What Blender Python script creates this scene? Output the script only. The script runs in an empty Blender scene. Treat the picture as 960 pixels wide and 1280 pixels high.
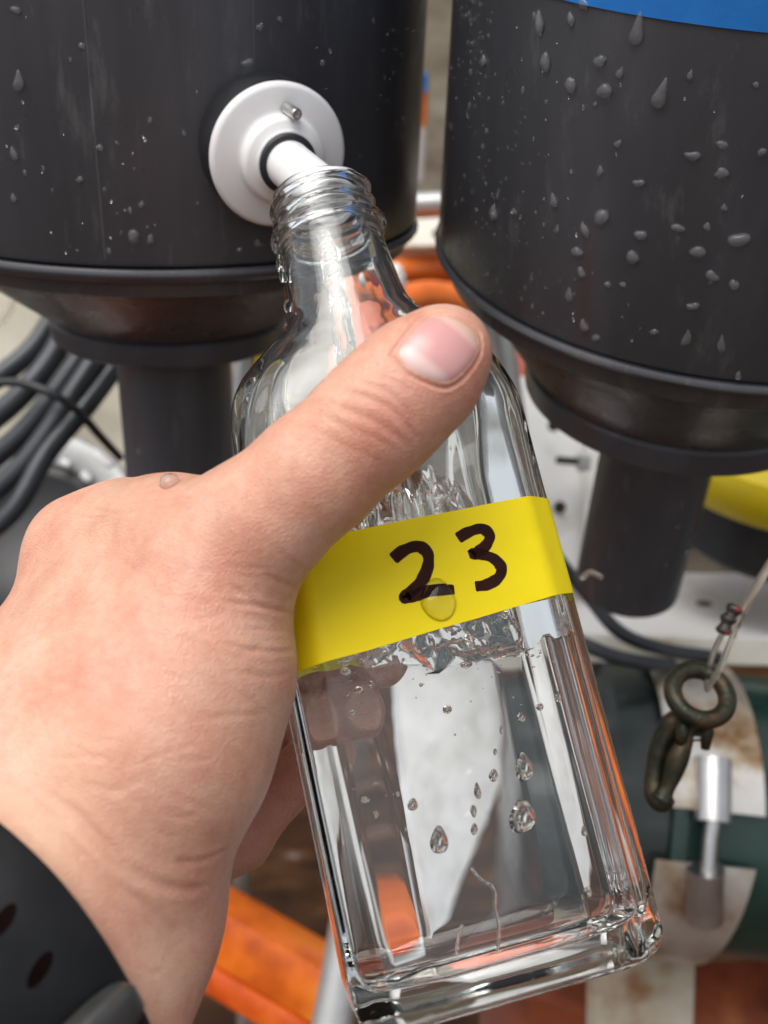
import bpy, bmesh, math, random
import numpy as np
from mathutils import Vector, Matrix, noise, kdtree
from mathutils.bvhtree import BVHTree
from mathutils.geometry import delaunay_2d_cdt

random.seed(7)
rng = np.random.default_rng(7)
S = bpy.context.scene
COL = S.collection
rad = math.radians

# ------------------------------------------------------------------ camera
FPX = 1250.0                       # focal length in pixels of the 960 x 1280 photograph
PITCH, ROLL = rad(27.0), rad(2.6)
CAM = Vector((0.0, 0.0, 0.92))
_f = Vector((0, math.cos(PITCH), -math.sin(PITCH)))
_u0 = Vector((0, math.sin(PITCH), math.cos(PITCH)))
_r0 = Vector((1, 0, 0))
RT = math.cos(ROLL) * _r0 + math.sin(ROLL) * _u0
UP = -math.sin(ROLL) * _r0 + math.cos(ROLL) * _u0
FW = _f
cam_d = bpy.data.cameras.new('camera')
cam = bpy.data.objects.new('camera', cam_d)
COL.objects.link(cam)
M4 = Matrix((RT, UP, -FW)).transposed().to_4x4()
M4.translation = CAM
cam.matrix_world = M4
cam_d.sensor_fit = 'VERTICAL'
cam_d.sensor_height = 36.0
cam_d.lens = 36.0 * FPX / 1280.0
cam_d.clip_start = 0.005
cam_d.clip_end = 200
cam_d.dof.use_dof = True
cam_d.dof.focus_distance = 0.262
cam_d.dof.aperture_fstop = 10.5
S.camera = cam

# ------------------------------------------------------------------ world, sun, exposure
SUN_EL, SUN_AZ = rad(70), rad(240)          # azimuth measured clockwise from +Y
W = bpy.data.worlds.new('World'); S.world = W; W.use_nodes = True
wn = W.node_tree.nodes; wl = W.node_tree.links
wn.clear()
sky = wn.new('ShaderNodeTexSky'); sky.sky_type = 'NISHITA'; sky.sun_disc = False
sky.sun_elevation = SUN_EL; sky.sun_rotation = SUN_AZ
sky.air_density = 1.0; sky.dust_density = 4.0; sky.ozone_density = 1.0
hsv = wn.new('ShaderNodeHueSaturation'); hsv.inputs['Saturation'].default_value = 0.25
bg = wn.new('ShaderNodeBackground'); bg.inputs['Strength'].default_value = 0.115
wo = wn.new('ShaderNodeOutputWorld')
wl.new(sky.outputs[0], hsv.inputs['Color']); wl.new(hsv.outputs[0], bg.inputs['Color']); wl.new(bg.outputs[0], wo.inputs[0])
sd = bpy.data.lights.new('sun', 'SUN'); sd.energy = 1.3; sd.angle = rad(58); sd.color = (1.0, 0.97, 0.93)
sun = bpy.data.objects.new('sun', sd); COL.objects.link(sun)
_sv = Vector((math.sin(SUN_AZ) * math.cos(SUN_EL), math.cos(SUN_AZ) * math.cos(SUN_EL), math.sin(SUN_EL)))
sun.rotation_euler = _sv.to_track_quat('Z', 'Y').to_euler()
sun.location = _sv * 5
S.view_settings.view_transform = 'Standard'; S.view_settings.look = 'None'
S.view_settings.gamma = 1.0; S.view_settings.use_curve_mapping = False
S.view_settings.exposure = 0.80
S.render.engine = 'CYCLES'
cy = S.cycles
cy.use_denoising = True
cy.max_bounces = 24; cy.transmission_bounces = 22; cy.glossy_bounces = 8; cy.diffuse_bounces = 4; cy.transparent_max_bounces = 8
cy.caustics_refractive = True; cy.caustics_reflective = False; cy.blur_glossy = 0.3
cy.sample_clamp_indirect = 6.0

# ------------------------------------------------------------------ helpers
def pix(px, py, d):
    """world point seen at photograph pixel (px, py), d metres along the optical axis"""
    return CAM + FW * d + RT * ((px - 480) / FPX * d) - UP * ((py - 640) / FPX * d)
def ray(px, py):
    return (FW + RT * ((px - 480) / FPX) - UP * ((py - 640) / FPX)).normalized()
def cpx(px, py, d):
    """camera space (x right, y down, z depth), in centimetres"""
    return np.array([(px - 480) / FPX * d, (py - 640) / FPX * d, d], float)
CAMROT = np.array([list(RT), list(-UP), list(FW)])       # rows
def cam2world(P):
    return np.asarray(P, float) * 0.01 @ CAMROT + np.array(CAM)
def cdir(v):
    v = np.asarray(v, float); w = v @ CAMROT
    return Vector(w / np.linalg.norm(w))
def proj(p):
    v = Vector(p) - CAM
    z = v.dot(FW)
    return 480 + FPX * v.dot(RT) / z, 640 - FPX * v.dot(UP) / z, z

def tag(o, label=None, cat=None, group=None, kind=None):
    if label: o['label'] = label
    if cat: o['category'] = cat
    if group: o['group'] = group
    if kind: o['kind'] = kind
    return o
def empty(name, loc=(0, 0, 0)):
    o = bpy.data.objects.new(name, None); COL.objects.link(o); o.location = loc
    o.empty_display_size = 0.02
    return o
def mesh_obj(name, verts, faces, mat, parent=None, smooth=True, sharp=None):
    me = bpy.data.meshes.new(name)
    me.from_pydata([tuple(v) for v in verts], [], [tuple(f) for f in faces])
    me.update()
    return link_mesh(name, me, mat, parent, smooth, sharp)
def link_mesh(name, me, mat, parent=None, smooth=True, sharp=None):
    o = bpy.data.objects.new(name, me); COL.objects.link(o)
    if mat is not None and len(me.materials) == 0: me.materials.append(mat)
    me.polygons.foreach_set('use_smooth', [smooth] * len(me.polygons))
    if smooth and sharp is not None:
        me.set_sharp_from_angle(angle=rad(sharp))
    if parent is not None: attach(o, parent)
    return o
def attach(o, parent):
    """parent keeping the world place"""
    mw = o.matrix_basis.copy()
    pw = world_of(parent)
    o.parent = parent
    o.matrix_parent_inverse = pw.inverted()
def world_of(o):
    m = o.matrix_basis.copy()
    if o.parent is not None:
        m = world_of(o.parent) @ o.matrix_parent_inverse @ m
    return m

def frame_from(axis, hint=None):
    a = Vector(axis).normalized()
    h = Vector(hint) if hint is not None else (Vector((1, 0, 0)) if abs(a.x) < 0.8 else Vector((0, 1, 0)))
    e1 = (h - a * h.dot(a)).normalized()
    e2 = a.cross(e1)
    return e1, e2, a
def lathe(profile, origin, axis, n=96, close=False):
    """profile: (radius, height) list along axis, outside on the side away from the axis going up"""
    e1, e2, a = frame_from(axis)
    o = Vector(origin)
    vs, fs = [], []
    for (r, h) in profile:
        for i in range(n):
            t = 2 * math.pi * i / n
            vs.append(o + a * h + (e1 * math.cos(t) + e2 * math.sin(t)) * r)
    m = len(profile)
    for j in range(m - 1 if not close else m):
        k = (j + 1) % m
        for i in range(n):
            i2 = (i + 1) % n
            fs.append((j * n + i, j * n + i2, k * n + i2, k * n + i))
    if not close:
        if profile[0][0] > 1e-6: fs.append(tuple(range(n - 1, -1, -1)))
        if profile[-1][0] > 1e-6: fs.append(tuple((m - 1) * n + i for i in range(n)))
    return vs, fs
def lathe_obj(name, profile, origin, axis, mat, parent=None, n=96, close=False, sharp=40):
    v, f = lathe(profile, origin, axis, n, close)
    return mesh_obj(name, v, f, mat, parent, True, sharp)
def torus_prof(R, r, h=0, n=14):
    return [(R + r * math.cos(2 * math.pi * i / n), h + r * math.sin(2 * math.pi * i / n)) for i in range(n)]
def catmull(P, sub=8):
    P = [np.asarray(p, float) for p in P]
    out = []
    for i in range(len(P) - 1):
        p0 = P[max(i - 1, 0)]; p1 = P[i]; p2 = P[i + 1]; p3 = P[min(i + 2, len(P) - 1)]
        for k in range(sub):
            t = k / sub
            out.append(0.5 * ((2 * p1) + (-p0 + p2) * t + (2 * p0 - 5 * p1 + 4 * p2 - p3) * t * t + (-p0 + 3 * p1 - 3 * p2 + p3) * t ** 3))
    out.append(P[-1])
    return out
def tube(path, r, n=12, cap=True):
    """tube round a path; r is a number or a list"""
    pts = [Vector(p) for p in path]
    rs = r if hasattr(r, '__len__') else [r] * len(pts)
    vs, fs = [], []
    e1 = None
    for i, p in enumerate(pts):
        t = (pts[min(i + 1, len(pts) - 1)] - pts[max(i - 1, 0)]).normalized()
        if e1 is None: e1 = frame_from(t)[0]
        e1 = (e1 - t * e1.dot(t)).normalized()
        e2 = t.cross(e1)
        for k in range(n):
            a = 2 * math.pi * k / n
            vs.append(p + (e1 * math.cos(a) + e2 * math.sin(a)) * rs[i])
    for i in range(len(pts) - 1):
        for k in range(n):
            k2 = (k + 1) % n
            fs.append((i * n + k, i * n + k2, (i + 1) * n + k2, (i + 1) * n + k))
    if cap:
        fs.append(tuple(range(n - 1, -1, -1)))
        fs.append(tuple((len(pts) - 1) * n + k for k in range(n)))
    return vs, fs
def tube_obj(name, path, r, mat, parent=None, n=12, sharp=50):
    v, f = tube(path, r, n)
    return mesh_obj(name, v, f, mat, parent, True, sharp)
def box(c, ex, ey, ez, bevel=0.0):
    """oriented box: centre and three half-extent vectors; bevelled"""
    bm = bmesh.new()
    c = Vector(c); ex = Vector(ex); ey = Vector(ey); ez = Vector(ez)
    vs = []
    for sx in (-1, 1):
        for sy in (-1, 1):
            for sz in (-1, 1):
                vs.append(bm.verts.new(c + ex * sx + ey * sy + ez * sz))
    for q in ((0, 1, 3, 2), (4, 6, 7, 5), (0, 4, 5, 1), (2, 3, 7, 6), (0, 2, 6, 4), (1, 5, 7, 3)):
        bm.faces.new([vs[i] for i in q])
    bmesh.ops.recalc_face_normals(bm, faces=bm.faces)
    if bevel > 0:
        bmesh.ops.bevel(bm, geom=list(bm.edges), offset=bevel, segments=2, affect='EDGES', profile=0.5)
    return bm
def bm_obj(name, bm, mat, parent=None, smooth=True, sharp=40):
    me = bpy.data.meshes.new(name); bm.to_mesh(me); bm.free()
    return link_mesh(name, me, mat, parent, smooth, sharp)
def slab(name, corners, thick, mat, parent=None, bevel=0.001):
    """plate through four corners (world points, counter-clockwise seen from the front), thick behind"""
    P = [Vector(c) for c in corners]
    n = (P[1] - P[0]).cross(P[3] - P[0]).normalized()
    if n.dot(P[0] - CAM) > 0: n = -n
    bm = bmesh.new()
    a = [bm.verts.new(p) for p in P]; b = [bm.verts.new(p - n * thick) for p in P]
    bm.faces.new(a); bm.faces.new(b[::-1])
    for i in range(4):
        j = (i + 1) % 4
        bm.faces.new((a[i], b[i], b[j], a[j]))
    bmesh.ops.recalc_face_normals(bm, faces=bm.faces)
    if bevel: bmesh.ops.bevel(bm, geom=list(bm.edges), offset=bevel, segments=2, affect='EDGES')
    return bm_obj(name, bm, mat, parent)

# ------------------------------------------------------------------ materials
def new_mat(name):
    m = bpy.data.materials.new(name); m.use_nodes = True
    nt = m.node_tree; b = nt.nodes['Principled BSDF']
    return m, nt, b
def N(nt, t, **kw):
    n = nt.nodes.new(t)
    for k, v in kw.items():
        if k in n.inputs: n.inputs[k].default_value = v
        else: setattr(n, k, v)
    return n
def ramp(nt, stops, fac):
    r = nt.nodes.new('ShaderNodeValToRGB')
    el = r.color_ramp.elements
    el[0].position, el[0].color = stops[0][0], (*stops[0][1], 1)
    el[1].position, el[1].color = stops[-1][0], (*stops[-1][1], 1)
    for p, c in stops[1:-1]:
        e = el.new(p); e.color = (*c, 1)
    nt.links.new(fac, r.inputs[0])
    return r
def coords(nt, scale=(1, 1, 1), obj=True):
    tc = nt.nodes.new('ShaderNodeTexCoord'); mp = nt.nodes.new('ShaderNodeMapping')
    mp.inputs['Scale'].default_value = scale
    nt.links.new(tc.outputs['Object' if obj else 'Generated'], mp.inputs[0])
    return mp.outputs[0]
def weathered(name, stops, scale=30, rough=(0.35, 0.6), metal=0.0, bump=0.15, stretch=(1, 1, 1), detail=6, coat=0.0, bump_scale=None, dist=0.001):
    m, nt, b = new_mat(name)
    co = coords(nt, stretch)
    n1 = N(nt, 'ShaderNodeTexNoise', Scale=scale, Detail=detail, Roughness=0.6)
    nt.links.new(co, n1.inputs['Vector'])
    cr = ramp(nt, stops, n1.outputs['Fac'])
    nt.links.new(cr.outputs[0], b.inputs['Base Color'])
    n2 = N(nt, 'ShaderNodeTexNoise', Scale=scale * 2.7, Detail=4)
    nt.links.new(co, n2.inputs['Vector'])
    mr = N(nt, 'ShaderNodeMapRange'); mr.inputs[3].default_value, mr.inputs[4].default_value = rough
    nt.links.new(n2.outputs['Fac'], mr.inputs[0]); nt.links.new(mr.outputs[0], b.inputs['Roughness'])
    b.inputs['Metallic'].default_value = metal
    b.inputs['Coat Weight'].default_value = coat; b.inputs['Coat Roughness'].default_value = 0.1
    if bump:
        n3 = N(nt, 'ShaderNodeTexNoise', Scale=bump_scale or scale * 6, Detail=5)
        nt.links.new(co, n3.inputs['Vector'])
        bp = N(nt, 'ShaderNodeBump', Strength=bump, Distance=dist)
        nt.links.new(n3.outputs['Fac'], bp.inputs['Height']); nt.links.new(bp.outputs[0], b.inputs['Normal'])
    return m
def glass_mat(name, ior, color=(1, 1, 1), rough=0.0, bump=0.0, bscale=60, dist=0.0005):
    m = bpy.data.materials.new(name); m.use_nodes = True
    nt = m.node_tree; nt.nodes.clear()
    g = nt.nodes.new('ShaderNodeBsdfGlass'); o = nt.nodes.new('ShaderNodeOutputMaterial')
    g.inputs['IOR'].default_value = ior; g.inputs['Color'].default_value = (*color, 1); g.inputs['Roughness'].default_value = rough
    nt.links.new(g.outputs[0], o.inputs[0])
    if bump:
        co = coords(nt)
        n = N(nt, 'ShaderNodeTexNoise', Scale=bscale, Detail=2)
        nt.links.new(co, n.inputs['Vector'])
        bp = N(nt, 'ShaderNodeBump', Strength=bump, Distance=dist)
        nt.links.new(n.outputs['Fac'], bp.inputs['Height']); nt.links.new(bp.outputs[0], g.inputs['Normal'])
    return m

def pvc_material(name, base=(0.066, 0.068, 0.077), rough=(0.24, 0.46), spec=0.42):
    m, nt, b = new_mat(name)
    co = coords(nt, (1, 1, 0.12))
    n1 = N(nt, 'ShaderNodeTexNoise', Scale=28, Detail=5, Roughness=0.6); nt.links.new(co, n1.inputs['Vector'])
    d = tuple(c * 0.78 for c in base); l = tuple(c * 1.25 for c in base)
    red = (base[0] * 1.5, base[1] * 0.92, base[2] * 0.85)  # reddish cast of a faint reflection, put into the base colour
    cr = ramp(nt, [(0.3, d), (0.5, base), (0.62, l), (0.74, red)], n1.outputs['Fac'])
    ns = N(nt, 'ShaderNodeTexNoise', Scale=120, Detail=8, Roughness=0.75); nt.links.new(coords(nt, (1, 1, 0.22)), ns.inputs['Vector'])
    rs = ramp(nt, [(0.56, (0, 0, 0)), (0.72, (0.55, 0.55, 0.55))], ns.outputs['Fac'])
    mxs = N(nt, 'ShaderNodeMix', data_type='RGBA'); mxs.inputs[7].default_value = (0.17, 0.17, 0.175, 1)
    nt.links.new(rs.outputs[0], mxs.inputs[0]); nt.links.new(cr.outputs[0], mxs.inputs[6])
    nt.links.new(mxs.outputs[2], b.inputs['Base Color'])
    co2 = coords(nt, (1, 1, 0.6))
    n2 = N(nt, 'ShaderNodeTexNoise', Scale=45, Detail=6, Roughness=0.7); nt.links.new(co2, n2.inputs['Vector'])
    mr = N(nt, 'ShaderNodeMapRange'); mr.inputs[1].default_value = 0.3; mr.inputs[2].default_value = 0.7
    mr.inputs[3].default_value, mr.inputs[4].default_value = rough
    nt.links.new(n2.outputs['Fac'], mr.inputs[0]); nt.links.new(mr.outputs[0], b.inputs['Roughness'])
    n3 = N(nt, 'ShaderNodeTexNoise', Scale=900, Detail=3); nt.links.new(coords(nt), n3.inputs['Vector'])
    bp = N(nt, 'ShaderNodeBump', Strength=0.12, Distance=0.0003)
    nt.links.new(n3.outputs['Fac'], bp.inputs['Height']); nt.links.new(bp.outputs[0], b.inputs['Normal'])
    b.inputs['Specular IOR Level'].default_value = spec
    return m

MAT = {}
MAT['pvc'] = pvc_material('grey_pvc')
MAT['pvc_cone'] = pvc_material('grey_pvc_turned', (0.060, 0.057, 0.058), (0.20, 0.42), 0.5)
for _n in MAT['pvc_cone'].node_tree.nodes:            # turned and wet: broken highlights
    if _n.type == 'BUMP':
        _n.inputs['Strength'].default_value = 0.35; _n.inputs['Distance'].default_value = 0.0007
        _n.inputs['Height'].links[0].from_node.inputs['Scale'].default_value = 240
MAT['rubber'] = weathered('black_rubber', [(0.3, (0.010, 0.010, 0.012)), (0.7, (0.022, 0.022, 0.026))], 60, (0.35, 0.55), bump=0.1)
MAT['nylon'] = weathered('white_nylon', [(0.25, (0.78, 0.77, 0.77)), (0.75, (0.86, 0.85, 0.84))], 40, (0.35, 0.5), bump=0.08, dist=0.0004)
MAT['nylon'].node_tree.nodes['Principled BSDF'].inputs['Subsurface Weight'].default_value = 0.15
MAT['nylon'].node_tree.nodes['Principled BSDF'].inputs['Subsurface Radius'].default_value = (0.004, 0.004, 0.004)
MAT['nylon'].node_tree.nodes['Principled BSDF'].inputs['Subsurface Scale'].default_value = 1.0
MAT['steel'] = weathered('stainless_steel', [(0.3, (0.42, 0.41, 0.40)), (0.7, (0.62, 0.61, 0.60))], 40, (0.22, 0.4), metal=1.0, bump=0.05)
MAT['bluetape'] = weathered('blue_tape', [(0.3, (0.015, 0.16, 0.55)), (0.7, (0.02, 0.22, 0.66))], 50, (0.3, 0.45), bump=0.1)
MAT['water'] = glass_mat('water', 1.333)
def bead_material():
    # seawater bead: clear, pale diffuse mixed in to mimic reflected and focused sky light
    m = glass_mat('water_bead', 1.333); nt = m.node_tree
    g = [n for n in nt.nodes if n.type == 'BSDF_GLASS'][0]; o = [n for n in nt.nodes if n.type == 'OUTPUT_MATERIAL'][0]
    d = nt.nodes.new('ShaderNodeBsdfDiffuse'); d.inputs[0].default_value = (0.72, 0.73, 0.75, 1)
    mx = nt.nodes.new('ShaderNodeMixShader'); mx.inputs[0].default_value = 0.095
    nt.links.new(g.outputs[0], mx.inputs[1]); nt.links.new(d.outputs[0], mx.inputs[2]); nt.links.new(mx.outputs[0], o.inputs[0])
    return m
MAT['bead'] = bead_material()
MAT['water_in_glass'] = glass_mat('water_against_glass', 1.333 / 1.50)
MAT['bubble'] = glass_mat('air_in_water', 0.75)
MAT['glass'] = glass_mat('clear_glass', 1.50, (0.985, 0.995, 0.99), bump=0.10, bscale=70, dist=0.0006)
MAT['yellow'] = weathered('yellow_tape', [(0.3, (0.76, 0.59, 0.008)), (0.7, (0.83, 0.66, 0.012))], 40, (0.3, 0.42), bump=0.35, dist=0.0010, bump_scale=90)
MAT['ink'] = weathered('dark_marker_ink', [(0.3, (0.016, 0.004, 0.003)), (0.7, (0.035, 0.008, 0.005))], 150, (0.4, 0.55), bump=0)
for _k, _sp, _r in (('yellow', 0.12, (0.45, 0.6)), ('ink', 0.08, (0.6, 0.75))):
    _b = MAT[_k].node_tree.nodes['Principled BSDF']; _b.inputs['Specular IOR Level'].default_value = _sp

# ------------------------------------------------------------------ water samplers (vertical grey cylinders)
def t_on(P0, A, py):
    """distance along the line P0 + A t at which the photograph shows pixel row py"""
    v0 = Vector(P0) - CAM
    Y0, Z0 = -v0.dot(UP), v0.dot(FW)
    Yz, Zz = -A.dot(UP), A.dot(FW)
    k = (py - 640)
    return (FPX * Y0 - k * Z0) / (k * Zz - FPX * Yz)
class Sampler: pass
def make_sampler(label, px, py, d, A, R, rf, rt, rows, top=0.60):
    s = Sampler()
    A = Vector(A).normalized(); s.A = A
    p = pix(px, py, d)
    h = p - CAM; h = (h - A * h.dot(A)).normalized()
    s.R = R; s.h = h
    s.ax = p + h * R                                   # a point on the axis, height 0
    def zf(r, row): return t_on(s.ax - h * r, A, row)
    zr0 = zf(R, rows[0]); zr1 = zf(R, rows[1]); zf0 = zf(rf, rows[2]); zf1 = zf(rf, rows[3]); zt = zf(rt, rows[4])
    s.z = (zr0, zr1, zf0, zf1, zt); s.zf = zf
    root = empty('water_sampler', s.ax + A * zt)
    tag(root, label, 'water sampler', 'grey water samplers')
    s.root = root
    o = s.ax
    zt_top = zr0 + top
    lathe_obj('body', [(R - 0.004, zr0 + 0.0006), (R - 0.0008, zr0 + 0.0008), (R, zr0 + 0.0022), (R, zr0 + 0.12), (R, zt_top), (R - 0.006, zt_top + 0.004)], o, A, MAT['pvc'], root, 160, sharp=30)
    hh = zr0 - zr1
    lathe_obj('collar_ring', [(R - 0.006, zr1), (R - 0.0012, zr1), (R + 0.0002, zr1 + 0.0012), (R + 0.0012, zr1 + hh * 0.5), (R + 0.0012, zr0 - 0.0016), (R + 0.0002, zr0 - 0.0004), (R - 0.006, zr0 - 0.0002)], o, A, MAT['pvc'], root, 160, sharp=40)
    # lower end: a turned bowl that narrows to the end flange
    prof = []
    zc0, zc1 = zr1 - 0.0004, zf0 + 0.0008
    Rc = R - 0.0035
    for i in range(15):
        t = i / 14
        r = rf + 0.0005 + (Rc - 0.0045 - rf) * (0.92 * t + 0.08 * math.sin(t * math.pi / 2))
        prof.append((r, zc1 + (zc0 - zc1) * t))
    lathe_obj('lower_cone', [(rf - 0.004, zc1)] + prof, o, A, MAT['pvc_cone'], root, 160, sharp=30)
    hs = (zc0 - zc1) * 0.16
    lathe_obj('step_collar', [(Rc - 0.012, zc0 - hs), (Rc - 0.0022, zc0 - hs), (Rc - 0.0010, zc0 - hs + 0.0010), (Rc - 0.0004, zc0 - 0.0004), (Rc - 0.012, zc0 - 0.0003)], o, A, MAT['pvc_cone'], root, 160, sharp=40)
    fh = zf0 - zf1
    lathe_obj('end_flange', [(rt - 0.004, zf1), (rf - 0.0015, zf1), (rf + 0.0006, zf1 + 0.0015), (rf + 0.0012, zf1 + fh * 0.5), (rf + 0.0012, zf0 - 0.0012), (rf, zf0), (rf - 0.005, zf0 + 0.0002)], o, A, MAT['pvc'], root, 128, sharp=40)
    lathe_obj('drain_tube', [(rt - 0.004, zt + 0.004), (rt - 0.004, zt), (rt - 0.0008, zt), (rt, zt + 0.0008), (rt, zf1 - 0.0002), (rt - 0.004, zf1 - 0.0002)], o, A, MAT['pvc'], root, 96, sharp=40)
    return s
def hit_cyl(s, px, py, R=None):
    """where the sight line through a pixel meets a sampler's round wall"""
    R = R or s.R
    A = s.A
    d = ray(px, py); o = CAM - s.ax
    dp = d - A * d.dot(A); op = o - A * o.dot(A)
    a = dp.dot(dp); b = 2 * op.dot(dp); c = op.dot(op) - R * R
    q = b * b - 4 * a * c
    if q < 0: return None
    t = (-b - math.sqrt(q)) / (2 * a)
    p = CAM + d * t
    n = p - s.ax; n = (n - A * n.dot(A)).normalized()
    return p, n

SL = make_sampler('grey plastic water sampler with white valve spout feeding the bottle', 212, 345, 0.345, (0, 0, 1), 0.110, 0.053, 0.0265, (337, 356, 432, 463, 690))
SR = make_sampler('grey plastic water sampler with blue tape band, right of the bottle', 845, 470, 0.322, (-0.012, -0.20, 0.97), 0.108, 0.065, 0.0262, (469, 484, 557, 590, 771))
# blue band high on the right sampler
_p, _n = hit_cyl(SR, 955, 40)
zb = (_p - SR.ax).dot(SR.A)
lathe_obj('tape_band', [(SR.R - 0.001, zb), (SR.R + 0.0005, zb), (SR.R + 0.0006, zb + 0.05), (SR.R - 0.001, zb + 0.05)], SR.ax, SR.A, MAT['bluetape'], SR.root, 160)
# faint mould seam on the left sampler
p, n = hit_cyl(SL, 118, 160)
tube_obj('mould_seam', [SL.ax + n * (SL.R - 0.0004) + SL.A * (SL.z[0] + z) for z in (0.003, 0.15, 0.3)], 0.0006, MAT['pvc'], SL.root, 8)
p, n = hit_cyl(SL, 318, 40)
tube_obj('mould_seam', [SL.ax + n * (SL.R - 0.0005) + SL.A * (SL.z[0] + z) for z in (0.06, 0.15, 0.3)], 0.0006, MAT['pvc'], SL.root, 8)

# valve on the left sampler
VN = cdir((0.40, 0.53, -0.75))
p, n = hit_cyl(SL, 332, 182)
VC = p + VN * 0.0110                         # centre of the back of the white flange
valve = empty('valve', p); attach(valve, SL.root)
lathe_obj('gasket', [(0.004, -0.020), (0.0215, -0.020), (0.0228, -0.0170), (0.0230, -0.004), (0.0222, -0.0003), (0.004, -0.0002)], VC, VN, MAT['rubber'], valve, 72)
bmv, bmf = lathe([(0.0085, 0.0002), (0.0219, 0.0002), (0.0229, 0.0012), (0.0231, 0.0026), (0.0225, 0.0040), (0.0214, 0.0046), (0.0152, 0.0047), (0.0143, 0.0049), (0.0139, 0.0056), (0.0138, 0.0088), (0.0134, 0.0100), (0.0125, 0.0106), (0.0110, 0.0110), (0.0100, 0.0122), (0.0093, 0.0122), (0.0090, 0.0105)], VC, VN, 96)
mesh_obj('flange', bmv, bmf, MAT['nylon'], valve, True, 50)
lathe_obj('o_ring', torus_prof(0.0084, 0.0012, 0.0124, 12), VC, VN, MAT['rubber'], valve, 64, close=True)
NOZ_L = 0.052
lathe_obj('nozzle', [(0.0076, 0.006), (0.0076, 0.012), (0.0074, 0.020), (0.0072, NOZ_L - 0.001), (0.0068, NOZ_L), (0.0052, NOZ_L), (0.0050, NOZ_L - 0.01)], VC, VN, MAT['nylon'], valve, 64, sharp=35)
e1, e2, _ = frame_from(VN, UP)
PB = VC + e1 * 0.0155 + e2 * 0.0015 + VN * 0.004
pn = (VN + RT * 0.12 - UP * 0.05).normalized()
lathe_obj('pin', [(0.0019, -0.002), (0.0019, 0.0085), (0.0016, 0.0092), (0.0011, 0.0092), (0.0010, 0.0080)], PB, pn, MAT['steel'], valve, 24)

# ------------------------------------------------------------------ the glass bottle
MOUTH = cpx(398, 239, 29.2)
BASE = cpx(632, 1232, 24.6)
ax_c = MOUTH - BASE
BL = float(np.linalg.norm(ax_c))              # length, cm
BA = cdir(ax_c)
BO = Vector(cam2world(BASE))
_view = cdir((0.18, 0.0, -0.98))              # front face turned slightly to the right
BF = (_view - BA * _view.dot(BA)).normalized()   # outward from the front face
BW = BF.cross(BA).normalized()
if BW.dot(RT) < 0: BW = -BW
def bl(x, y, z):
    """bottle space, cm: x across, y out of the front face, z up the bottle"""
    return BO + (BW * x + BF * y + BA * z) * 0.01
def to_bl(p):
    v = (Vector(p) - BO) * 100
    return v.dot(BW), v.dot(BF), v.dot(BA)
print('bottle length cm', BL)

def section(hw, hd, ch, blend, rr, npe=6, nc=5, chy=None):
    """chamfered rectangle, rounded corners, blended towards an ellipse; fixed number of points"""
    hw2, hd2 = hw, hd
    cy_ = ch if chy is None else chy * ch
    c = [(hw2, -hd2 + cy_), (hw2, hd2 - cy_), (hw2 - ch, hd2), (-hw2 + ch, hd2), (-hw2, hd2 - cy_), (-hw2, -hd2 + cy_), (-hw2 + ch, -hd2), (hw2 - ch, -hd2)]
    pts = []
    m = len(c)
    for i in range(m):
        p0 = np.array(c[i - 1]); p1 = np.array(c[i]); p2 = np.array(c[(i + 1) % m])
        d0 = (p0 - p1) / np.linalg.norm(p0 - p1); d2 = (p2 - p1) / np.linalg.norm(p2 - p1)
        L2 = np.linalg.norm(p2 - p1); L0 = np.linalg.norm(p0 - p1)
        t = min(rr, L0 * 0.48, L2 * 0.48)
        for k in range(nc):                      # rounded corner (quadratic)
            u = k / (nc - 1)
            pts.append((1 - u) ** 2 * (p1 + d0 * t) + 2 * u * (1 - u) * p1 + u * u * (p1 + d2 * t))
        q0 = p1 + d2 * t
        dn = (np.array(c[(i + 2) % m]) - p2)
        t2 = min(rr, L2 * 0.48, np.linalg.norm(dn) * 0.48)
        q1 = p2 - d2 * t2
        for k in range(1, npe):
            pts.append(q0 + (q1 - q0) * k / npe)
    pts = np.array(pts)
    if blend > 0:
        ang = np.arctan2(pts[:, 1] / hd, pts[:, 0] / hw)
        el = np.stack([hw * np.cos(ang), hd * np.sin(ang)], 1)
        pts = pts * (1 - blend) + el * blend
    return pts
def interp_rows(keys, zs):
    keys = np.array(keys, float)
    out = []
    for c in range(1, keys.shape[1]):
        # monotone cubic (PCHIP-like)
        x, y = keys[:, 0], keys[:, c]
        h = np.diff(x); dl = np.diff(y) / h
        mm = np.zeros_like(y)
        for i in range(1, len(x) - 1):
            if dl[i - 1] * dl[i] > 0:
                w1 = 2 * h[i] + h[i - 1]; w2 = h[i] + 2 * h[i - 1]
                mm[i] = (w1 + w2) / (w1 / dl[i - 1] + w2 / dl[i])
        idx = np.clip(np.searchsorted(x, zs, 'right') - 1, 0, len(x) - 2)
        t = (zs - x[idx]) / h[idx]
        H = h[idx]
        out.append((2 * t ** 3 - 3 * t ** 2 + 1) * y[idx] + (t ** 3 - 2 * t ** 2 + t) * H * mm[idx] + (-2 * t ** 3 + 3 * t ** 2) * y[idx + 1] + (t ** 3 - t ** 2) * H * mm[idx + 1])
    return np.stack(out, 1)
HW, HD = 3.84, 2.28
ZS = BL                                         # top of the lip
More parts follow.
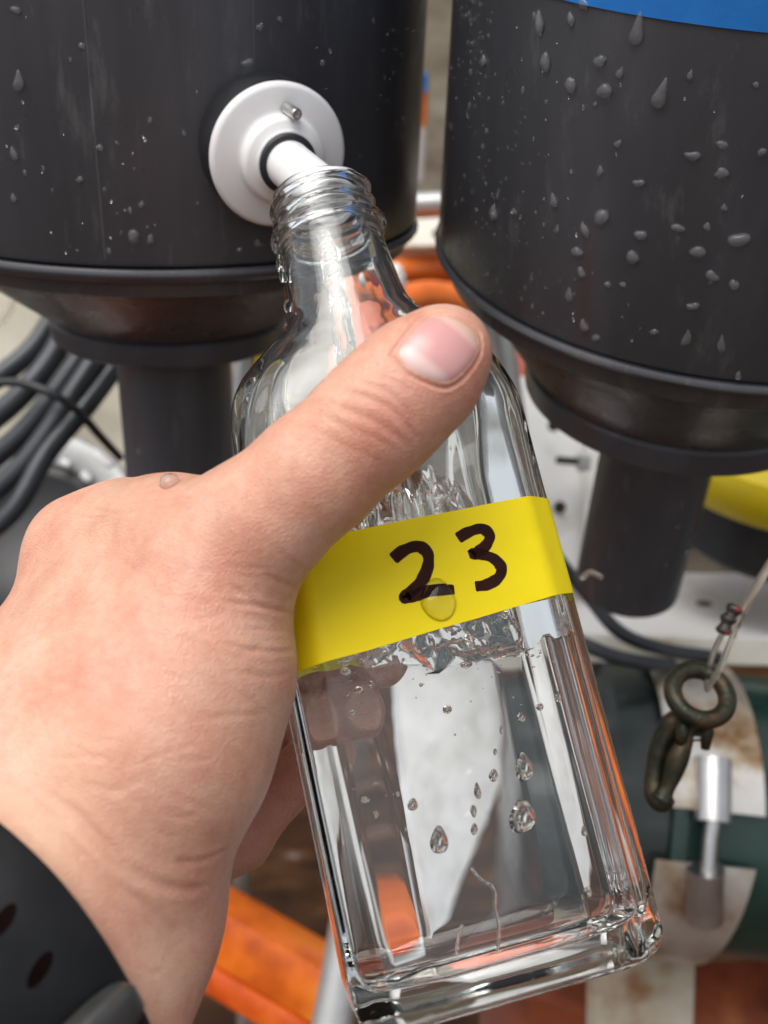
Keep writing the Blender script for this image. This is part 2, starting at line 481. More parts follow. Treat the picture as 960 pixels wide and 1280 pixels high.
# outer: z, half width, half depth, chamfer, blend
OUT = [(0.0, 3.10, 1.55, 0.55, 0.0), (0.10, 3.42, 1.86, 0.55, 0), (0.30, 3.71, 2.12, 0.75, 0), (0.60, 3.81, 2.24, 0.8, 0), (1.0, HW, HD, 0.85, 0), (7.0, HW, HD, 0.85, 0), (12.2, HW, HD, 0.85, 0.0), (13.4, 3.86, 2.29, 0.85, 0.02),
       (14.4, 3.90, 2.30, 0.80, 0.12), (15.2, 3.86, 2.27, 0.8, 0.32), (15.9, 3.74, 2.20, 0.8, 0.6), (16.5, 3.42, 2.08, 0.8, 0.85), (17.1, 2.80, 1.94, 0.7, 1), (17.6, 2.18, 1.82, 0.6, 1), (18.2, 1.79, 1.72, 0.5, 1), (19.2, 1.62, 1.61, 0.5, 1), (ZS - 1.95, 1.54, 1.54, 0.5, 1),
       (ZS - 1.66, 1.55, 1.55, .5, 1), (ZS - 1.52, 1.69, 1.69, .5, 1), (ZS - 1.38, 1.71, 1.71, .5, 1), (ZS - 1.25, 1.54, 1.54, .5, 1), (ZS - 1.12, 1.40, 1.40, .5, 1), (ZS - 0.45, 1.40, 1.40, .5, 1), (ZS - 0.12, 1.39, 1.39, .5, 1), (ZS - 0.03, 1.34, 1.34, .5, 1), (ZS, 1.26, 1.26, .5, 1)]
INN = [(0.85, 2.5, 1.1, 0.9, 0), (0.92, 2.95, 1.5, 1.2, 0), (1.15, 3.2, 1.74, 1.38, 0), (1.6, 3.32, 1.86, 1.42, 0), (7, 3.34, 1.88, 1.42, 0), (12.2, 3.42, 1.90, 1.40, 0.0), (13.3, 3.50, 1.94, 1.3, 0.02),
       (14.3, 3.58, 1.98, 1.1, 0.12), (15.1, 3.55, 1.96, 0.9, 0.32), (15.8, 3.44, 1.90, 0.8, 0.6), (16.4, 3.13, 1.80, 0.7, 0.85), (17.0, 2.54, 1.66, 0.7, 1), (17.5, 1.94, 1.56, 0.6, 1), (18.1, 1.55, 1.48, 0.5, 1), (19.2, 1.38, 1.37, 0.5, 1), (ZS - 1.4, 1.24, 1.24, .5, 1), (ZS - 0.12, 1.20, 1.20, .5, 1), (ZS - 0.03, 1.22, 1.22, .5, 1), (ZS, 1.26, 1.26, .5, 1)]
def loft(keys, zs, rr, threads=False, chy=None):
    R = interp_rows(keys, np.array(zs))
    rows = []
    for j, z in enumerate(zs):
        hw, hd, ch, b = R[j]
        P = section(hw, hd, ch, b, rr, chy=chy)
        if threads and ZS - 1.20 < z < ZS - 0.08:
            ang = np.arctan2(P[:, 1], P[:, 0])
            u = (ZS - 0.10 - z) / 0.50 - ang / (2 * math.pi)
            fade = np.clip((ZS - 0.10 - z) / 0.18, 0, 1) * np.clip((z - (ZS - 1.18)) / 0.12, 0, 1)
            bump = np.exp(-((((u + 0.25) % 1.0) - 0.5) / 0.17) ** 2) * 0.15 * fade
            P = P * (1 + bump / np.linalg.norm(P, axis=1))[:, None]
        if threads and z < 1.1:                       # knurled, wavy foot
            ang = np.arctan2(P[:, 1], P[:, 0])
            w = np.clip(1 - abs(z - 0.40) / 0.5, 0, 1)
            P = P * (1 + w * (0.003 * np.sin(ang * 46) + 0.006 * np.sin(ang * 11 + z * 7)))[:, None]
        rows.append(np.column_stack([P, np.full(len(P), z)]))
    return rows
zo = sorted(set(list(np.linspace(0, 1.0, 14)) + list(np.arange(1.0, 13.6, 0.3)) + list(np.arange(13.6, ZS - 2.3, 0.12)) + list(np.arange(ZS - 2.3, ZS - 0.12, 0.035)) + list(np.linspace(ZS - 0.12, ZS, 6))))
zi = sorted(set(list(np.linspace(0.85, 1.6, 12)) + list(np.arange(1.7, 7.6, 0.4)) + list(np.arange(7.6, 13.6, 0.12)) + list(np.arange(13.6, ZS - 1.6, 0.14)) + list(np.linspace(ZS - 1.6, ZS - 0.14, 8)) + list(np.linspace(ZS - 0.12, ZS, 6))))
orows = loft(OUT, zo, 0.22, True)
irows = loft(INN, zi, 0.16, chy=0.62)
def rows_to_bm(rows, bottom, flip):
    bm = bmesh.new()
    n = len(rows[0])
    V = [[bm.verts.new(tuple(p)) for p in r] for r in rows]
    for j in range(len(rows) - 1):
        for i in range(n):
            k = (i + 1) % n
            q = (V[j][i], V[j][k], V[j + 1][k], V[j + 1][i])
            bm.faces.new(q if not flip else q[::-1])
    if bottom:
        q = V[0]
        # bottom: rings towards the centre, pushed up a little (punt)
        c = np.mean([v.co for v in V[0]], axis=0)
        prev = V[0]
        for s, up in ((0.93, 0.03), (0.86, 0.16), (0.6, 0.20), (0.25, 0.22)):
            ring = [bm.verts.new((c[0] + (v.co.x - c[0]) * s, c[1] + (v.co.y - c[1]) * s, v.co.z + up * bottom)) for v in V[0]]
            for i in range(n):
                k = (i + 1) % n
                q = (ring[i], ring[k], prev[k], prev[i])
                bm.faces.new(q if not flip else q[::-1])
            prev = ring
        bm.faces.new(prev[::-1] if not flip else prev)
    return bm
# world-level water plane, expressed in bottle space
upl = Vector((BW.z, BF.z, BA.z))                   # world up in bottle space
LEVEL_FRONT_Z = 7.85
plane_co = Vector((0.0, 1.84, LEVEL_FRONT_Z))
def eta(x, y):
    """churned surface, cm along the bottle"""
    e = noise.fractal(Vector((x * 0.9 + 3.1, y * 0.9, 1.7)), 1.0, 2.0, 5) * 0.42
    e += noise.noise(Vector((x * 3.3, y * 3.3 + 9, 4.0))) * 0.14
    e += noise.noise(Vector((x * 7.5, y * 7.5 + 5, 2.0))) * 0.05
    # heaped up and torn where the stream strikes, by the back wall
    w = min(max((0.1 - y) / 1.5, 0.0), 1.0); w = w * w * (3 - 2 * w) * math.exp(-((x - 0.9) / 2.5) ** 2)
    e -= w * (2.7 + 1.7 * noise.noise(Vector((x * 1.5, y * 1.5, 8.0))) + 0.9 * noise.noise(Vector((x * 3.7, y * 3.7, 5.0))) + 0.35 * noise.noise(Vector((x * 8.0, y * 8.0, 3.0))))
    return e
bo = rows_to_bm(orows, 1.0, False)
bi = rows_to_bm(irows, 0.35, True)                 # normals point into the cavity (out of the glass)
for v in bi.verts: v.co.z += eta(v.co.x, v.co.y)
wet = bi.copy()
g = list(bi.verts) + list(bi.edges) + list(bi.faces)
bmesh.ops.bisect_plane(bi, geom=g, plane_co=plane_co, plane_no=upl, clear_inner=True, clear_outer=False, dist=1e-5)
g = list(wet.verts) + list(wet.edges) + list(wet.faces)
r = bmesh.ops.bisect_plane(wet, geom=g, plane_co=plane_co, plane_no=upl, clear_inner=False, clear_outer=True, dist=1e-5)
bmesh.ops.reverse_faces(wet, faces=list(wet.faces))  # normals out of the water, into the glass
for f in wet.faces: f.material_index = 1
# cap: churned surface triangulated inside the cut loop
be = [e for e in wet.edges if e.is_boundary]
loop_v = [be[0].verts[0]]; prev_e = None
cur = be[0].verts[0]
while True:
    nxt = [e for e in cur.link_edges if e.is_boundary and e is not prev_e]
    e = nxt[0]; w = e.other_vert(cur)
    prev_e = e; cur = w
    if w is loop_v[0] or len(loop_v) > 5000: break
    loop_v.append(w)
pe1, pe2, pa = frame_from(upl, (1, 0, 0))
L2 = [Vector(((v.co - plane_co).dot(pe1), (v.co - plane_co).dot(pe2))) for v in loop_v]
xs = [q.x for q in L2]; ys = [q.y for q in L2]
nb = len(L2)
def inside(q, margin=0.0):
    c = False; j = nb - 1
    for i in range(nb):
        if (L2[i].y > q[1]) != (L2[j].y > q[1]) and q[0] < (L2[j].x - L2[i].x) * (q[1] - L2[i].y) / (L2[j].y - L2[i].y) + L2[i].x: c = not c
        j = i
    return c
IP = []
st = 0.11
Larr = np.array([(q.x, q.y) for q in L2])
for a in np.arange(min(xs), max(xs), st):
    for b_ in np.arange(min(ys), max(ys), st):
        q = (a + random.uniform(-0.3, 0.3) * st, b_ + random.uniform(-0.3, 0.3) * st)
        if inside(q) and np.min(np.hypot(Larr[:, 0] - q[0], Larr[:, 1] - q[1])) > st * 0.6: IP.append(Vector(q))
tv, te, tf, ov, oe, of = delaunay_2d_cdt(L2 + IP, [(i, (i + 1) % nb) for i in range(nb)], [], 1, 1e-6)
vm = []
for i, q in enumerate(tv):
    src = [k for k in ov[i] if k < nb]
    if src: vm.append(loop_v[src[0]])
    else: vm.append(wet.verts.new(plane_co + pe1 * q.x + pe2 * q.y))
for t in tf:
    try:
        f = wet.faces.new([vm[k] for k in t]); f.material_index = 0
        f.normal_update()
        if f.normal.dot(upl) < 0: f.normal_flip()
    except ValueError: pass
for bmx in (bi, wet):
    for v in bmx.verts:
        v.co.z -= eta(v.co.x, v.co.y)
HANDED = BW.cross(BF).dot(BA) > 0                  # is bottle space right-handed?
def bm_to_world(bm):
    for v in bm.verts: v.co = bl(*v.co)
    if not HANDED: bmesh.ops.reverse_faces(bm, faces=list(bm.faces))
# join outer and inner above-water walls into the one glass wall
nmap = {}
for v in bi.verts: nmap[v] = bo.verts.new(v.co)
for f in bi.faces: bo.faces.new([nmap[v] for v in f.verts])
bmesh.ops.remove_doubles(bo, verts=[v for v in bo.verts if v.co.z > ZS - 0.02], dist=0.004)
bm_to_world(bo); bm_to_world(wet); bi.free()
bottle = empty('glass_bottle', BO)
tag(bottle, 'clear flat-sided glass bottle with yellow tape marked 23, held in a hand', 'bottle')
bm_obj('glass_wall', bo, MAT['glass'], bottle, True, 60)
me = bpy.data.meshes.new('water'); wet.to_mesh(me); wet.free()
me.materials.append(MAT['water']); me.materials.append(MAT['water_in_glass'])
water = link_mesh('water', me, None, None, True, 70)
tag(water, 'clear seawater with churned surface filling the lower half of the glass bottle', 'water', kind='stuff')

# air bubbles churned into the water
def icos(r, sub=2):
    b = bmesh.new(); bmesh.ops.create_icosphere(b, subdivisions=sub, radius=r)
    V = np.array([v.co[:] for v in b.verts]); F = [[v.index for v in f.verts] for f in b.faces]; b.free()
    return V, F
IV, IF = icos(1.0, 2)
bv, bf = [], []
tries = 0
while len(bv) < 110 * len(IV) and tries < 6000:
    tries += 1
    x = random.uniform(-2.9, 2.9); y = random.uniform(-1.5, 1.6)
    depth = random.random() ** 3.0 * 2.2 + 0.12
    # surface height (bottle z) at x, y
    zsurf = plane_co.z - (upl.x * x + upl.y * (y - plane_co.y)) / upl.z - eta(x, y)
    z = zsurf - depth
    rr_ = random.choice((0.02, 0.03, 0.03, 0.045, 0.06, 0.09, 0.13)) * random.uniform(0.8, 1.2)
    if abs(x) > 3.0 - rr_ or abs(y) > 1.7 - rr_ or abs(x) + abs(y) > 4.0 - rr_ or rr_ > depth * 0.8: continue
    o = len(bv)
    sc_ = (rr_ * random.uniform(0.9, 1.3), rr_ * random.uniform(0.8, 1.1), rr_ * random.uniform(0.7, 1.0))
    for q in IV: bv.append(bl(x + q[0] * sc_[0], y + q[1] * sc_[1], z + q[2] * sc_[2]))
    for f in IF: bf.append([o + k for k in (f if HANDED else f[::-1])])
JV, JF = icos(1.0, 1)
cnt = 0
while cnt < 380:
    x = random.uniform(-3.0, 3.0); y = random.uniform(-1.6, 1.75)
    depth = random.random() ** 2.5 * 1.3 + 0.06
    rr_ = random.uniform(0.008, 0.022)
    if abs(x) + abs(y) / 0.62 > 4.6: continue
    z = plane_co.z - (upl.x * x + upl.y * (y - plane_co.y)) / upl.z - eta(x, y) - depth
    o = len(bv); cnt += 1
    for q in JV: bv.append(bl(x + q[0] * rr_, y + q[1] * rr_, z + q[2] * rr_))
    for f in JF: bf.append([o + k for k in (f if HANDED else f[::-1])])
tag(mesh_obj('air_bubbles', bv, bf, MAT['bubble']), 'tiny air bubbles churned up in the water below the yellow tape', 'bubbles', kind='stuff')

# the running water: from the nozzle down the inside of the bottle's back wall
NT = VC + VN * NOZ_L
nx, ny, nz = to_bl(NT)
print('nozzle tip in bottle space', nx, ny, nz, 'flange px', proj(VC), 'tip px', proj(NT), 'mouth px', proj(bl(0, 0, ZS)))

# yellow tape round the bottle, its ends slightly skewed
def tape_z(x, y, top):
    w = 0.012 * math.sin(x * 2.1 + y) + 0.008 * math.sin(x * 5.3 + 1 + y)
    return 11.48 + w if top else 8.68 + 0.068 * x + w
T0 = section(HW + 0.025, HD + 0.025, 0.862, 0, 0.22)
T1 = section(HW + 0.008, HD + 0.008, 0.855, 0, 0.22)
tv_, tf_ = [], []
nn = len(T0); NR = 26
for sgn, T in ((1, T0), (-1, T1)):
    for j in range(NR + 1):
        for i in range(nn):
            x, y = T[i]
            z0, z1 = tape_z(x, y, False), tape_z(x, y, True)
            zz_ = z0 + (z1 - z0) * j / NR
            k_ = 1 + (0.0022 * max(0, noise.noise(Vector((x * 0.9, y * 0.9 + 4, zz_ * 0.8)))) + 0.0016 * max(0, noise.noise(Vector((x * 2.6, y * 2.6, zz_ * 0.7 + 3)))) if sgn > 0 else 0)
            tv_.append(bl(x * k_, y * k_, zz_))
off = (NR + 1) * nn
for j in range(NR):
    for i in range(nn):
        k = (i + 1) % nn
        tf_.append((j * nn + i, j * nn + k, (j + 1) * nn + k, (j + 1) * nn + i))
        tf_.append((off + j * nn + i, off + (j + 1) * nn + i, off + (j + 1) * nn + k, off + j * nn + k))
for i in range(nn):
    k = (i + 1) % nn
    tf_.append((i, off + i, off + k, k)); tf_.append((NR * nn + i, NR * nn + k, off + NR * nn + k, off + NR * nn + i))
label_tape = mesh_obj('label_tape', tv_, tf_, MAT['yellow'], bottle, True, 35)
tag(label_tape, 'yellow tape label reading 23')
# hand-written 23: strokes on the front of the tape
def on_front(px, py, y=HD + 0.025):
    """bottle (x, z) where a sight line meets the plane of the front face"""
    d = ray(px, py); p0 = bl(0, y, 0)
    t = (p0 - CAM).dot(BF) / d.dot(BF)
    q = to_bl(CAM + d * t)
    return q[0], q[2]
def stroke(name, pts, w0, ymid):
    path = catmull([on_front(*p) for p in pts], 10)
    path = [np.array(p) for p in path]
    v, f = [], []
    n = len(path)
    L, Rr = [], []
    for i, p in enumerate(path):
        t = path[min(i + 1, n - 1)] - path[max(i - 1, 0)]; t /= np.linalg.norm(t)
        nrm = np.array([-t[1], t[0]])
        w = w0 * (1 + 0.07 * math.sin(i * 0.31) + 0.03 * math.sin(i * 0.8 + 1))
        e = min(i, n - 1 - i)
        w *= (0.72, 0.93)[e] if e < 2 else 1
        L.append(p + nrm * w); Rr.append(p - nrm * w)
    for lay in (0.006, 0.001):
        for a, b in zip(L, Rr):
            v.append(bl(a[0], ymid + lay, a[1])); v.append(bl(b[0], ymid + lay, b[1]))
    o = 2 * n
    for i in range(n - 1):
        f.append((2 * i, 2 * i + 1, 2 * i + 3, 2 * i + 2))
        f.append((o + 2 * i, o + 2 * i + 2, o + 2 * i + 3, o + 2 * i + 1))
        f.append((2 * i, 2 * i + 2, o + 2 * i + 2, o + 2 * i)); f.append((2 * i + 1, o + 2 * i + 1, o + 2 * i + 3, 2 * i + 3))
    f.append((0, o, o + 1, 1)); f.append((2 * n - 2, 2 * n - 1, o + 2 * n - 1, o + 2 * n - 2))
    ob = mesh_obj(name, v, f, MAT['ink'], label_tape, True, 30)
    return ob
YF = HD + 0.025
stroke('digit_two', [(491, 699), (505, 688), (522, 683), (534, 691), (535, 707), (527, 726), (512, 741), (506, 747), (514, 746), (534, 740), (568, 737)], 0.150, YF)
stroke('digit_three', [(572, 673), (586, 665), (602, 661), (612, 669), (608, 681), (597, 690), (590, 692), (602, 693), (618, 699), (627, 711), (622, 723), (608, 731), (594, 733)], 0.140, YF)

# ------------------------------------------------------------------ water drops
def drop_mesh(sx, sy, h, tail=0.0, n=14, m=7, rnd=None, wob=0.12):
    """flattened bead: sx half width, sy half length (+y is up on the wall), h height; closed, its foot sunk 6%"""
    rnd = rnd or random
    ph = rnd.uniform(0, 6.28); ph2 = rnd.uniform(0, 6.28)
    v, f = [], []
    for j in range(m):
        a = j / (m - 0.5) * (math.pi / 2) + 0.0
        rr_ = math.cos(a) ** 0.8; z = math.sin(a)
        for i in range(n):
            t = 2 * math.pi * i / n
            w = 1 + wob * math.sin(2 * t + ph) + wob * 0.6 * math.sin(3 * t + ph2)
            x = math.cos(t) * rr_ * w; y = math.sin(t) * rr_ * w
            if y > 0: x *= (1 - tail * y * 0.75); y *= 1 + tail * 0.8
            v.append((x * sx, y * sy, h * (z * (1.0 - 0.35 * max(0, y) * tail) - 0.06)))
    v.append((0, -0.1 * sy, h * 0.96))
    for j in range(m - 1):
        for i in range(n):
            k = (i + 1) % n
            f.append((j * n + i, j * n + k, (j + 1) * n + k, (j + 1) * n + i))
    for i in range(n): f.append(((m - 1) * n + i, (m - 1) * n + (i + 1) % n, m * n))
    f.append(tuple(range(n - 1, -1, -1)))
    return v, f
def place_drop(p, nrm, up, v):
    nrm = Vector(nrm).normalized(); u = (up - nrm * up.dot(nrm)).normalized(); x = u.cross(nrm)
    return [Vector(p) + x * q[0] + u * q[1] + nrm * q[2] for q in v]
def drop_obj(p, nrm, up, v, f, label, group, mat='water'):
    nrm = Vector(nrm).normalized(); u = (up - nrm * up.dot(nrm)).normalized(); x = u.cross(nrm)
    o = mesh_obj('water_drop', v, f, MAT[mat], None, True)
    m = Matrix((x, u, nrm)).transposed().to_4x4(); m.translation = p
    o.matrix_basis = m
    return tag(o, label, 'water drop', group)
ZUP = Vector((0, 0, 1))
def zoomR(l): return [(480 + a / 2, b / 2, w / 2, h / 2) for a, b, w, h in l]
def zoomL(l): return [(a / 2, b / 2, w / 2, h / 2) for a, b, w, h in l]
DR = zoomR([(390, 62, 22, 36), (468, 50, 16, 22), (405, 158, 24, 32), (540, 153, 24, 26), (467, 215, 22, 32), (552, 227, 26, 28), (633, 80, 32, 54), (690, 243, 30, 50), (772, 390, 34, 20), (845, 362, 28, 16), (845, 433, 28, 20), (637, 458, 20, 14), (545, 543, 26, 32), (503, 578, 18, 30), (483, 630, 22, 22), (494, 682, 20, 24), (622, 643, 26, 28), (463, 740, 18, 30), (500, 817, 16, 22), (530, 845, 16, 16), (735, 570, 24, 16), (785, 630, 32, 22), (887, 600, 32, 28), (875, 713, 18, 22), (772, 766, 20, 18), (755, 850, 14, 44), (843, 865, 13, 30), (275, 535, 16, 24), (590, 185, 12, 20), (425, 505, 16, 32), (540, 430, 12, 20), (585, 360, 14, 16), (560, 712, 12, 14), (598, 712, 13, 14), (820, 690, 26, 22), (675, 830, 18, 14), (642, 588, 20, 20), (945, 380, 18, 18), (850, 520, 12, 16), (808, 568, 14, 18), (885, 940, 12, 16), (250, 155, 14, 22), (500, 10, 22, 16), (765, 190, 14, 18), (325, 530, 12, 16), (433, 575, 11, 16)])
DL = zoomL([(48, 207, 18, 30), (250, 370, 16, 15), (200, 450, 16, 14), (335, 592, 26, 32), (377, 600, 18, 20), (648, 610, 20, 20), (36, 387, 14, 22), (620, 158, 22, 20), (650, 70, 13, 18), (806, 160, 11, 14), (354, 512, 11, 14), (205, 115, 11, 12), (460, 335, 10, 14), (35, 497, 11, 14), (40, 25, 26, 12), (700, 50, 11, 12), (600, 625, 10, 12)])
for s, lst, lab, grp in ((SR, DR, 'clear water drop clinging to the grey sampler below the blue tape', 'water drops on the blue-taped sampler'), (SL, DL, 'clear water drop clinging to the grey sampler behind the white valve', 'water drops on the valve sampler')):
    for (px, py, w, h) in lst:
        hp = hit_cyl(s, px, py)
        if hp is None: continue
        p, n = hp
        d = (p - CAM).dot(FW); k = d / FPX
        foreshort = max(0.5, -n.dot(ray(px, py)))
        sc_ = random.uniform(1.1, 1.45)
        sx, sy = sc_ * w * k * 0.5 / foreshort ** 0.5, sc_ * h * k * 0.5
        tail = 0.55 if h > w * 1.25 else 0.15
        v, f = drop_mesh(sx * 1.08, sy * 0.92, min(sx, sy) * 0.85, tail, 20, 9, wob=random.uniform(0.06, 0.24))
        tilt = random.uniform(-0.25, 0.25)
        l2 = {(796, 40): 'largest teardrop of water high on the right sampler below the blue tape', (825, 121): 'long teardrop of water in the upper middle of the right sampler', (167, 296): 'largest water drop low on the left sampler, just above its ring', (24, 103): 'teardrop of water near the left edge of the left sampler'}.get((int(px), int(py)))
        drop_obj(p, n, ZUP + n.cross(ZUP) * tilt, v, f, l2 or lab, grp, 'bead')
def fine_drops(s, count, name, label, zr, seed, clus):
    R_ = random.Random(seed)
    V, F = [], []
    done = 0
    while done < count:
        if clus and R_.random() < 0.6:
            c = R_.choice(clus); a = R_.gauss(c[0], c[2]); z = s.z[0] + R_.gauss(c[1], c[3])
        else:
            a = R_.uniform(-1.25, 1.25); z = s.z[0] + R_.uniform(*zr)
        if z < s.z[0] + 0.003: continue
        n = -s.h * math.cos(a) + s.A.cross(-s.h) * math.sin(a); p = s.ax + s.A * z + n * s.R
        r = 0.00022 + 0.0007 * R_.random() ** 4
        v, f = drop_mesh(r * R_.uniform(0.8, 1.2), r * R_.uniform(0.9, 1.7), r * 0.6, 0.2, 8, 4, R_)
        o = len(V)
        V += place_drop(p, n, ZUP, v); F += [[o + k for k in q] for q in f]
        done += 1
    tag(mesh_obj(name, V, F, MAT['bead']), label, 'water drops', kind='stuff')
fine_drops(SR, 420, 'fine_water_drops', 'fine spray droplets speckling the blue-taped grey sampler', (0.0, 0.16), 3, [(-0.85, 0.07, 0.12, 0.035), (-0.6, 0.03, 0.2, 0.03), (-0.95, 0.1, 0.08, 0.02)])
fine_drops(SL, 170, 'fine_water_drops', 'fine spray droplets speckling the grey sampler behind the white valve', (0.0, 0.13), 5, [(0.9, 0.05, 0.15, 0.03), (-0.3, 0.02, 0.3, 0.02)])
# drops on the drain tubes, ring edge and cone
for (px, py, w, h, R_, s, lab, g) in ((858, 694, 12, 14, 0.0262, SR, 'water drop on the short drain tube below the blue-taped sampler', 'water drops on the right drain tube'), (852, 632, 6, 7, 0.0262, SR, 'water drop on the short drain tube below the blue-taped sampler', 'water drops on the right drain tube'), (847, 659, 7, 5, 0.0262, SR, 'water drop on the short drain tube below the blue-taped sampler', 'water drops on the right drain tube'), (832, 706, 6, 5, 0.0262, SR, 'water drop on the short drain tube below the blue-taped sampler', 'water drops on the right drain tube'), (174, 565, 8, 10, 0.0265, SL, 'water drop on the drain tube behind the hand', None)):
    hp = hit_cyl(s, px, py, R_)
    if hp is None: continue
    p, n = hp
    k = (p - CAM).dot(FW) / FPX
    v, f = drop_mesh(w * k * 0.5, h * k * 0.5, w * k * 0.3, 0.2)
    drop_obj(p, n, ZUP, v, f, lab, g, 'bead')

# drops on the bottle
BUP = BA
def bottle_drop(px, py, w, h, label, group=None, tail=0.2, hh=0.36, mat='water', y=HD, wob=0.08):
    x, z = on_front(px, py, y)
    p = bl(x, y, z); k = (p - CAM).dot(FW) / FPX
    v, f = drop_mesh(w * k * 0.5, h * k * 0.5, min(w, h) * k * 0.5 * hh, tail, 24, 10, wob=wob)
    return drop_obj(p, BF, ZUP, v, f, label, group, mat)
bottle_drop(548, 752, 46, 48, 'large round water drop hanging over the digits on the yellow tape', None, 0.35, 0.55, y=HD + 0.036, wob=0.04)
bottle_drop(690, 747, 34, 30, 'flat faint water drop at the right of the yellow tape', None, 0.0, 0.2, y=HD + 0.033) if False else None
for q in ((655, 961, 22, 32), (653, 1022, 34, 38), (549, 1052, 22, 32), (516, 1006, 14, 14), (617, 970, 12, 14), (597, 990, 9, 18), (592, 1014, 9, 14), (593, 1037, 9, 14), (651, 897, 12, 10), (675, 884, 9, 9), (698, 872, 9, 12), (456, 1000, 12, 8), (470, 1018, 7, 10), (730, 1040, 8, 10), (735, 1115, 10, 12), (627, 913, 6, 10), (497, 993, 6, 6), (619, 940, 5, 8)):
    bottle_drop(*q, {(653, 1022): 'largest water drop on the lower glass front, under a smaller one', (655, 961): 'upper of the two large water drops on the lower glass front', (549, 1052): 'slanted water drop low on the glass front, left of centre'}.get(q[:2], 'small clear water drop on the flat glass front below the tape'), 'water drops on the bottle front', tail=random.uniform(0, 0.5))
def trickle(pts, w, label):
    path = catmull([on_front(*p, HD) for p in pts], 6)
    P = [bl(p[0], HD - 0.01, p[1]) for p in path]
    rs = [w * (0.6 + 0.5 * abs(math.sin(i * 1.3))) * (0.5 if i in (0, len(P) - 1) else 1) for i in range(len(P))]
    tag(tube_obj('water_trickle', P, rs, MAT['water'], None, 10), label, 'water trickle')
trickle([(588, 1084), (600, 1098), (618, 1112), (619, 1135), (624, 1160), (622, 1190)], 0.00045, 'long crooked water trickle running down the bottle front to its base')
trickle([(578, 1155), (573, 1172), (571, 1196)], 0.00045, 'short water trickle beside the longer one above the bottle base')
for (px, py, zz, xx) in ((340, 0, ZS - 2.3, -1.62), (345, 0, ZS - 2.6, -1.60), (0, 0, ZS - 3.6, -1.66)):
    p = bl(xx, 0.35, zz); v, f = drop_mesh(0.0014, 0.0022, 0.0011, 0.2)
    drop_obj(p, -BW + BF * 0.2, ZUP, v, f, 'small water drop hanging on the left of the bottle neck', 'water drops on the bottle neck')

# running water down the inside of the back wall
RI = interp_rows(INN, np.array([ZS - 0.8, ZS - 2, 18.6, 17.2, 16.0, 14.8, 13.6, 12.6, 11.8]))
zz = [ZS - 0.8, ZS - 2, 18.6, 17.2, 16.0, 14.8, 13.6, 12.6, 11.8]
path = [(0.05 * math.sin(i * 2.0), -(RI[i][1] - 0.30), zz[i]) for i in range(len(zz))]
pth = catmull(path, 10)
P = []; rs = []
for i, q in enumerate(pth):
    t = i / (len(pth) - 1)
    P.append(bl(*q)); rs.append(0.0024 + 0.0036 * t + 0.0009 * noise.noise(Vector((0, 0, i * 0.23))))
v, f = tube(P, rs, 28)
nv = []
for i, p in enumerate(v):
    q = Vector(to_bl(p)); w = noise.fractal(q * 1.6, 1.0, 2.0, 4) * 0.16
    c = pth[i // 28]; dv = Vector((q.x - c[0], (q.y - c[1]) * 1.0, q.z - c[2])).normalized()
    q = q + dv * w
    if q.y < -(np.interp(q.z, zz[::-1], RI[::-1, 1]) - 0.03): q.y = -(np.interp(q.z, zz[::-1], RI[::-1, 1]) - 0.03)
    nv.append(bl(*q))
tag(mesh_obj('water_stream', nv, f, MAT['water'], None, True), 'stream of water running from the spout down inside the bottle neck', 'water stream')

# ------------------------------------------------------------------ background: deck, frame, cables, housing
MAT['deck'] = weathered('wet_brown_deck', [(0.30, (0.016, 0.006, 0.0025)), (0.50, (0.045, 0.018, 0.006)), (0.63, (0.085, 0.036, 0.012)), (0.72, (0.34, 0.30, 0.30))], 14, (0.35, 0.6), bump=0.4, stretch=(1, 2.2, 1), dist=0.004)
MAT['cream'] = weathered('cream_paint', [(0.28, (0.36, 0.28, 0.16)), (0.42, (0.62, 0.57, 0.46)), (0.7, (0.74, 0.71, 0.64))], 16, (0.3, 0.6), bump=0.15)
MAT['white'] = weathered('white_paint', [(0.25, (0.58, 0.53, 0.45)), (0.40, (0.78, 0.77, 0.75)), (0.8, (0.84, 0.83, 0.81))], 12, (0.25, 0.5), bump=0.1)
MAT['beige'] = weathered('stained_beige', [(0.25, (0.12, 0.10, 0.07)), (0.5, (0.30, 0.27, 0.20)), (0.75, (0.45, 0.42, 0.33))], 9, (0.4, 0.7), bump=0.2)
MAT['bulk'] = weathered('brown_grey_bulkhead', [(0.3, (0.11, 0.075, 0.048)), (0.5, (0.22, 0.185, 0.13)), (0.7, (0.36, 0.33, 0.26))], 7, (0.4, 0.7), bump=0.2, stretch=(1, 1, 2.5))
MAT['orange'] = weathered('orange_paint', [(0.30, (0.42, 0.06, 0.006)), (0.52, (0.78, 0.16, 0.012)), (0.66, (0.85, 0.24, 0.03)), (0.74, (0.85, 0.52, 0.38))], 22, (0.2, 0.45), bump=0.2)
MAT['orangered'] = weathered('orange_red_plastic', [(0.30, (0.30, 0.02, 0.004)), (0.55, (0.62, 0.09, 0.008)), (0.75, (0.75, 0.16, 0.02))], 30, (0.2, 0.4), bump=0.1)
MAT['steelgrey'] = weathered('grey_steel_tube', [(0.3, (0.36, 0.36, 0.35)), (0.7, (0.56, 0.56, 0.55))], 20, (0.3, 0.5), metal=0.6, bump=0.05)
MAT['cable'] = weathered('black_cable', [(0.3, (0.013, 0.016, 0.020)), (0.7, (0.038, 0.044, 0.052))], 30, (0.3, 0.5), bump=0.1)
MAT['green'] = weathered('dark_green_paint', [(0.3, (0.010, 0.030, 0.024)), (0.6, (0.018, 0.048, 0.038)), (0.8, (0.035, 0.07, 0.06))], 25, (0.15, 0.35), bump=0.1)
